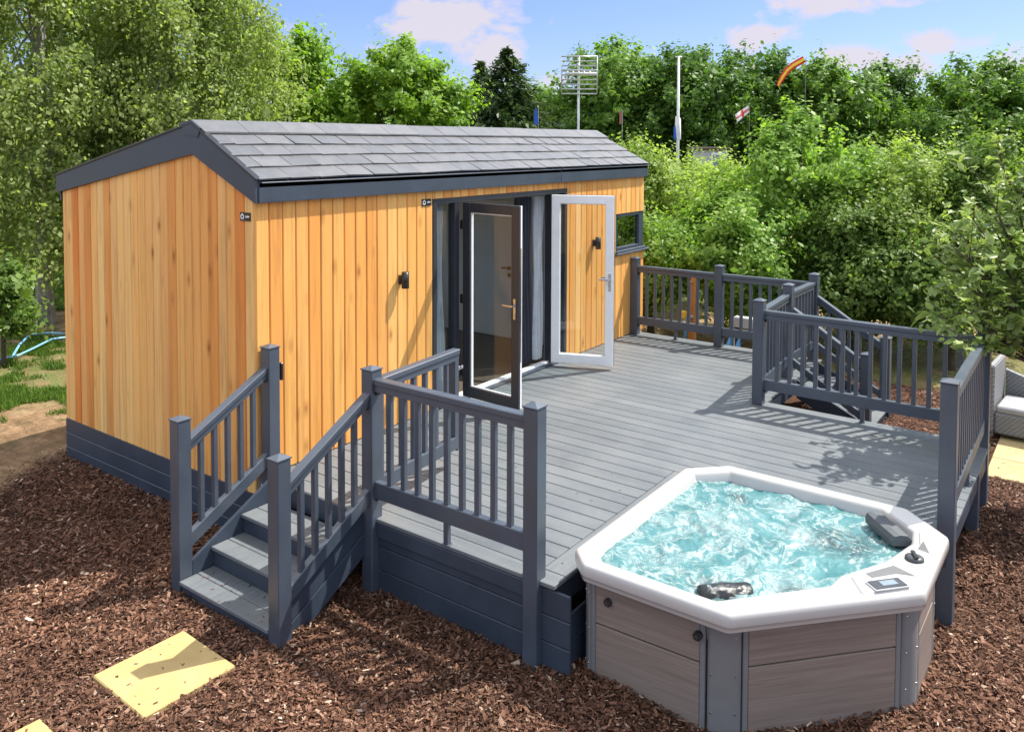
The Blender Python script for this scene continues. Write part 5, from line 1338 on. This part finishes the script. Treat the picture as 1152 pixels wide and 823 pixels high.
# conifers
def conifer(px, d, ptop, wpx, label, seed):
    r = np.random.default_rng(seed); b = ground_at(px, d); zt = zat(ptop, d); rad = wpx*d/F/2
    root = thing('conifer', tuple(b), label, 'tree', 'dark conifers behind the roof'); H = zt-GZ
    tiers = 30; Vs = []
    for k in range(tiers):
        t = k/(tiers-1); z = GZ+.5+(H-.6)*t; rr = rad*(1-t)**.8*(1+.18*math.sin(k*1.7))+.12
        nb = int(14+22*(1-t))
        for j in range(nb):
            a = r.uniform(0, 2*np.pi); Lb = rr*r.uniform(.65, 1.12); n = int(10+26*(1-t))
            s = r.random(n)**.7; P = np.stack([b[0]+np.cos(a)*Lb*s, b[1]+np.sin(a)*Lb*s, z-.28*Lb*s*s+.12*Lb*(s > .8)], 1)+r.normal(0, .10+.08*(1-t), (n, 3))
            ax = np.stack([np.cos(a)*np.ones(n), np.sin(a)*np.ones(n), -.35*np.ones(n)], 1)+r.normal(0, .4, (n, 3))
            Vs.append(leaf_quads(P, r.normal(0, .5, (n, 3))+[0, 0, 1], .19, r, .4, ax))
    crown_part(np.concatenate(Vs), M['lf_con'], root)
    limbs((b[0], b[1], GZ-.1), (b[0], b[1], zt-.3), .25, [], r, M['bark'], root)
conifer(570, 46, 57, 215, 'tall dark pointed conifer behind the roof', 51)
conifer(541, 50, 72, 120, 'shorter dark conifer just left of the tall pointed one', 52)
# far tree line
far = [(690, 56, 42, 165, 'far oak behind the television aerial'), (768, 54, 43, 140, 'far oak behind the white flagpole'), (618, 60, 93, 110, 'low far tree just right of the conifers'),
       (852, 57, 44, 150, 'far oak behind the red cross flag'), (925, 54, 50, 125, 'far oak behind the windsock'), (1000, 58, 66, 135, 'far oak right of the windsock'), (1082, 52, 60, 165, 'far oak with a rounded top at the right'), (1165, 56, 96, 120, 'far oak cut off by the right edge'), (735, 62, 70, 120, 'far oak filling the gap between aerial and flagpole'), (812, 64, 74, 110, 'far oak in the gap left of the red cross flag'), (505, 62, 88, 120, 'low far tree just left of the conifers')]
for i, (px, d, pt, w_, lab) in enumerate(far):
    tree('oak_tree', lab, 'tree', px, d, pt, int(w_*1.22), GZ+.4, M['lf_far' if i % 2 == 0 else 'lf_deep'], M['bark'], 60+i, 420, 72, .80, .14, 'oaks of the far tree line', lobes=14, shell=.5)
# hedge of bushes behind the deck
bush = [
    ('hawthorn_bush', 'pale bush in front of the hut window in the hedge', 790, 19.5, 168, 150, M['lf_haw'], 190, 90, .34, .048),
    ('hawthorn_bush', 'yellow green bush behind the corner of the roof', 735, 16.5, 150, 150, M['lf_haw'], 300, 100, .34, .042),
    ('hawthorn_bush', 'yellow green bush right of the flagpole with airy twigs', 800, 17.5, 160, 120, M['lf_haw'], 230, 95, .34, .042),
    ('oak_bush', 'tall bright bush with broad leaves in the middle of the hedge', 905, 15.0, 104, 190, M['lf_bri'], 400, 90, .34, .055),
    ('hawthorn_bush', 'large pale green bush right of the middle of the hedge', 1015, 14.5, 132, 190, M['lf_haw'], 420, 105, .32, .040),
    ('hawthorn_bush', 'dense green bush at the right edge of the hedge', 1120, 14.0, 112, 150, M['lf_shade'], 360, 105, .32, .042),
    ('hawthorn_bush', 'deep green bush low in the hedge behind the far railing', 830, 14.2, 200, 170, M['lf_bri'], 330, 90, .32, .050),
    ('hawthorn_bush', 'shaded bush low in the hedge behind the far steps', 960, 13.6, 215, 170, M['lf_shade'], 320, 95, .32, .046),
    ('hawthorn_bush', 'low shaded bush behind the wicker chair', 1075, 12.6, 235, 150, M['lf_shade'], 300, 95, .30, .045),
    ('hawthorn_bush', 'low bush behind the cabin end and the far railing post', 735, 14.6, 240, 120, M['lf_bri'], 220, 90, .32, .048),
]
for i, (nm, lab, px, d, pt, w_, mt, nc, per, cr_, sz) in enumerate(bush):
    tree(nm, lab, 'bush', px, d, pt, w_, GZ+.05, mt, M['bark'], 90+i, int(nc*1.2), int(per*1.35), cr_*.95, sz*.80, 'bushes of the hedge behind the deck', lobes=12, shell=.42, trunk_r=.07)
# apple tree leaning over the deck corner
r = np.random.default_rng(200)
ab = np.array([5.25, -5.62, GZ]); at_ = thing('apple_tree', tuple(ab), 'young apple tree with large glossy leaves leaning over the far deck corner', 'tree')
tips = []; g = MB()
fork = np.array([5.15, -5.5, .55])
g.tube([ab+[0, 0, -.1], ab+[.02, .03, .5], fork], [.05, .042, .036], 8)
ends = [(4.35, -4.62, 1.42), (4.45, -4.75, 1.75), (4.7, -4.85, 2.15), (4.3, -4.9, 1.15), (4.9, -4.7, 1.6), (5.0, -5.1, 2.35), (4.6, -5.3, 1.9), (4.9, -5.6, 2.3), (4.5, -5.5, 1.5), (5.4, -5.0, 1.9), (5.5, -5.5, 2.2), (5.3, -6.0, 1.9), (4.75, -5.9, 1.5), (5.6, -5.9, 1.5), (4.45, -5.15, 1.3), (4.95, -4.55, 1.95), (5.2, -4.7, 1.2), (4.6, -4.6, 1.0), (4.75, -5.05, 1.05), (5.1, -5.2, 1.4), (4.15, -4.55, 1.25), (4.2, -4.75, 1.55), (4.35, -4.5, 1.75), (4.5, -4.6, 2.05), (4.05, -4.8, 1.0), (4.3, -4.75, 2.2), (4.6, -4.8, 2.5), (5.0, -4.9, 2.75), (4.15, -4.6, 1.95), (5.3, -5.2, 2.7)]
LP = []; LN = []; LA = []
for e in ends:
    e = np.array(e); mid = fork*.45+e*.55+[0, 0, .18]; pts = []
    for t in np.linspace(0, 1, 8): pts.append((1-t)**2*fork+2*t*(1-t)*mid+t*t*e)
    g.tube(pts, np.linspace(.022, .004, 8), 6)
    for k in range(13):
        t = r.uniform(.35, 1); s = (1-t)**2*fork+2*t*(1-t)*mid+t*t*e
        dirn = r.normal(size=3); dirn[2] = abs(dirn[2])*.5; dirn += (e-fork)*.5; dirn /= np.linalg.norm(dirn); Lt = r.uniform(.15, .36)
        tw = [s+dirn*Lt*q+np.array([0, 0, .05*math.sin(q*2)]) for q in (0, .5, 1)]; g.tube(tw, [.006, .004, .002], 5)
        for q in np.linspace(.15, 1.05, 11):
            p = s+dirn*Lt*q+r.normal(0, .022, 3); ax = dirn*.6+r.normal(0, .8, 3); ax /= np.linalg.norm(ax)
            LP.append(p+ax*.035); LA.append(ax); LN.append(r.normal(0, .5, 3)+[0, 0, .9])
part('trunk', g, M['bark'], at_)
LP, LN, LA = map(np.array, (LP, LN, LA)); N = norm(LN); U = norm(LA-N*np.sum(LA*N, 1, keepdims=True)); Vv = np.cross(N, U)
sz = .046*np.exp(r.normal(0, .25, len(LP)))[:, None]
f1 = np.stack([LP-U*sz, LP-U*sz*.2+Vv*sz*.52+N*sz*.18, LP+U*sz*.5+Vv*sz*.40+N*sz*.14, LP+U*sz*1.1], 1); f2 = np.stack([LP-U*sz, LP+U*sz*1.1, LP+U*sz*.5-Vv*sz*.40+N*sz*.14, LP-U*sz*.2-Vv*sz*.52+N*sz*.18], 1)
n = len(LP); V = np.stack([f1[:, 0], f1[:, 1], f1[:, 2], f1[:, 3], f2[:, 2], f2[:, 3]], 1)-np.array(ab)
idx_ = (np.arange(n)*6)[:, None]+np.array([[0, 1, 2, 3, 0, 3, 4, 5]])
raw_mesh('crown', V.reshape(-1, 3), idx_.ravel(), np.arange(n*2)*4, np.full(n*2, 4), M['lf_apple'], parent=at_)
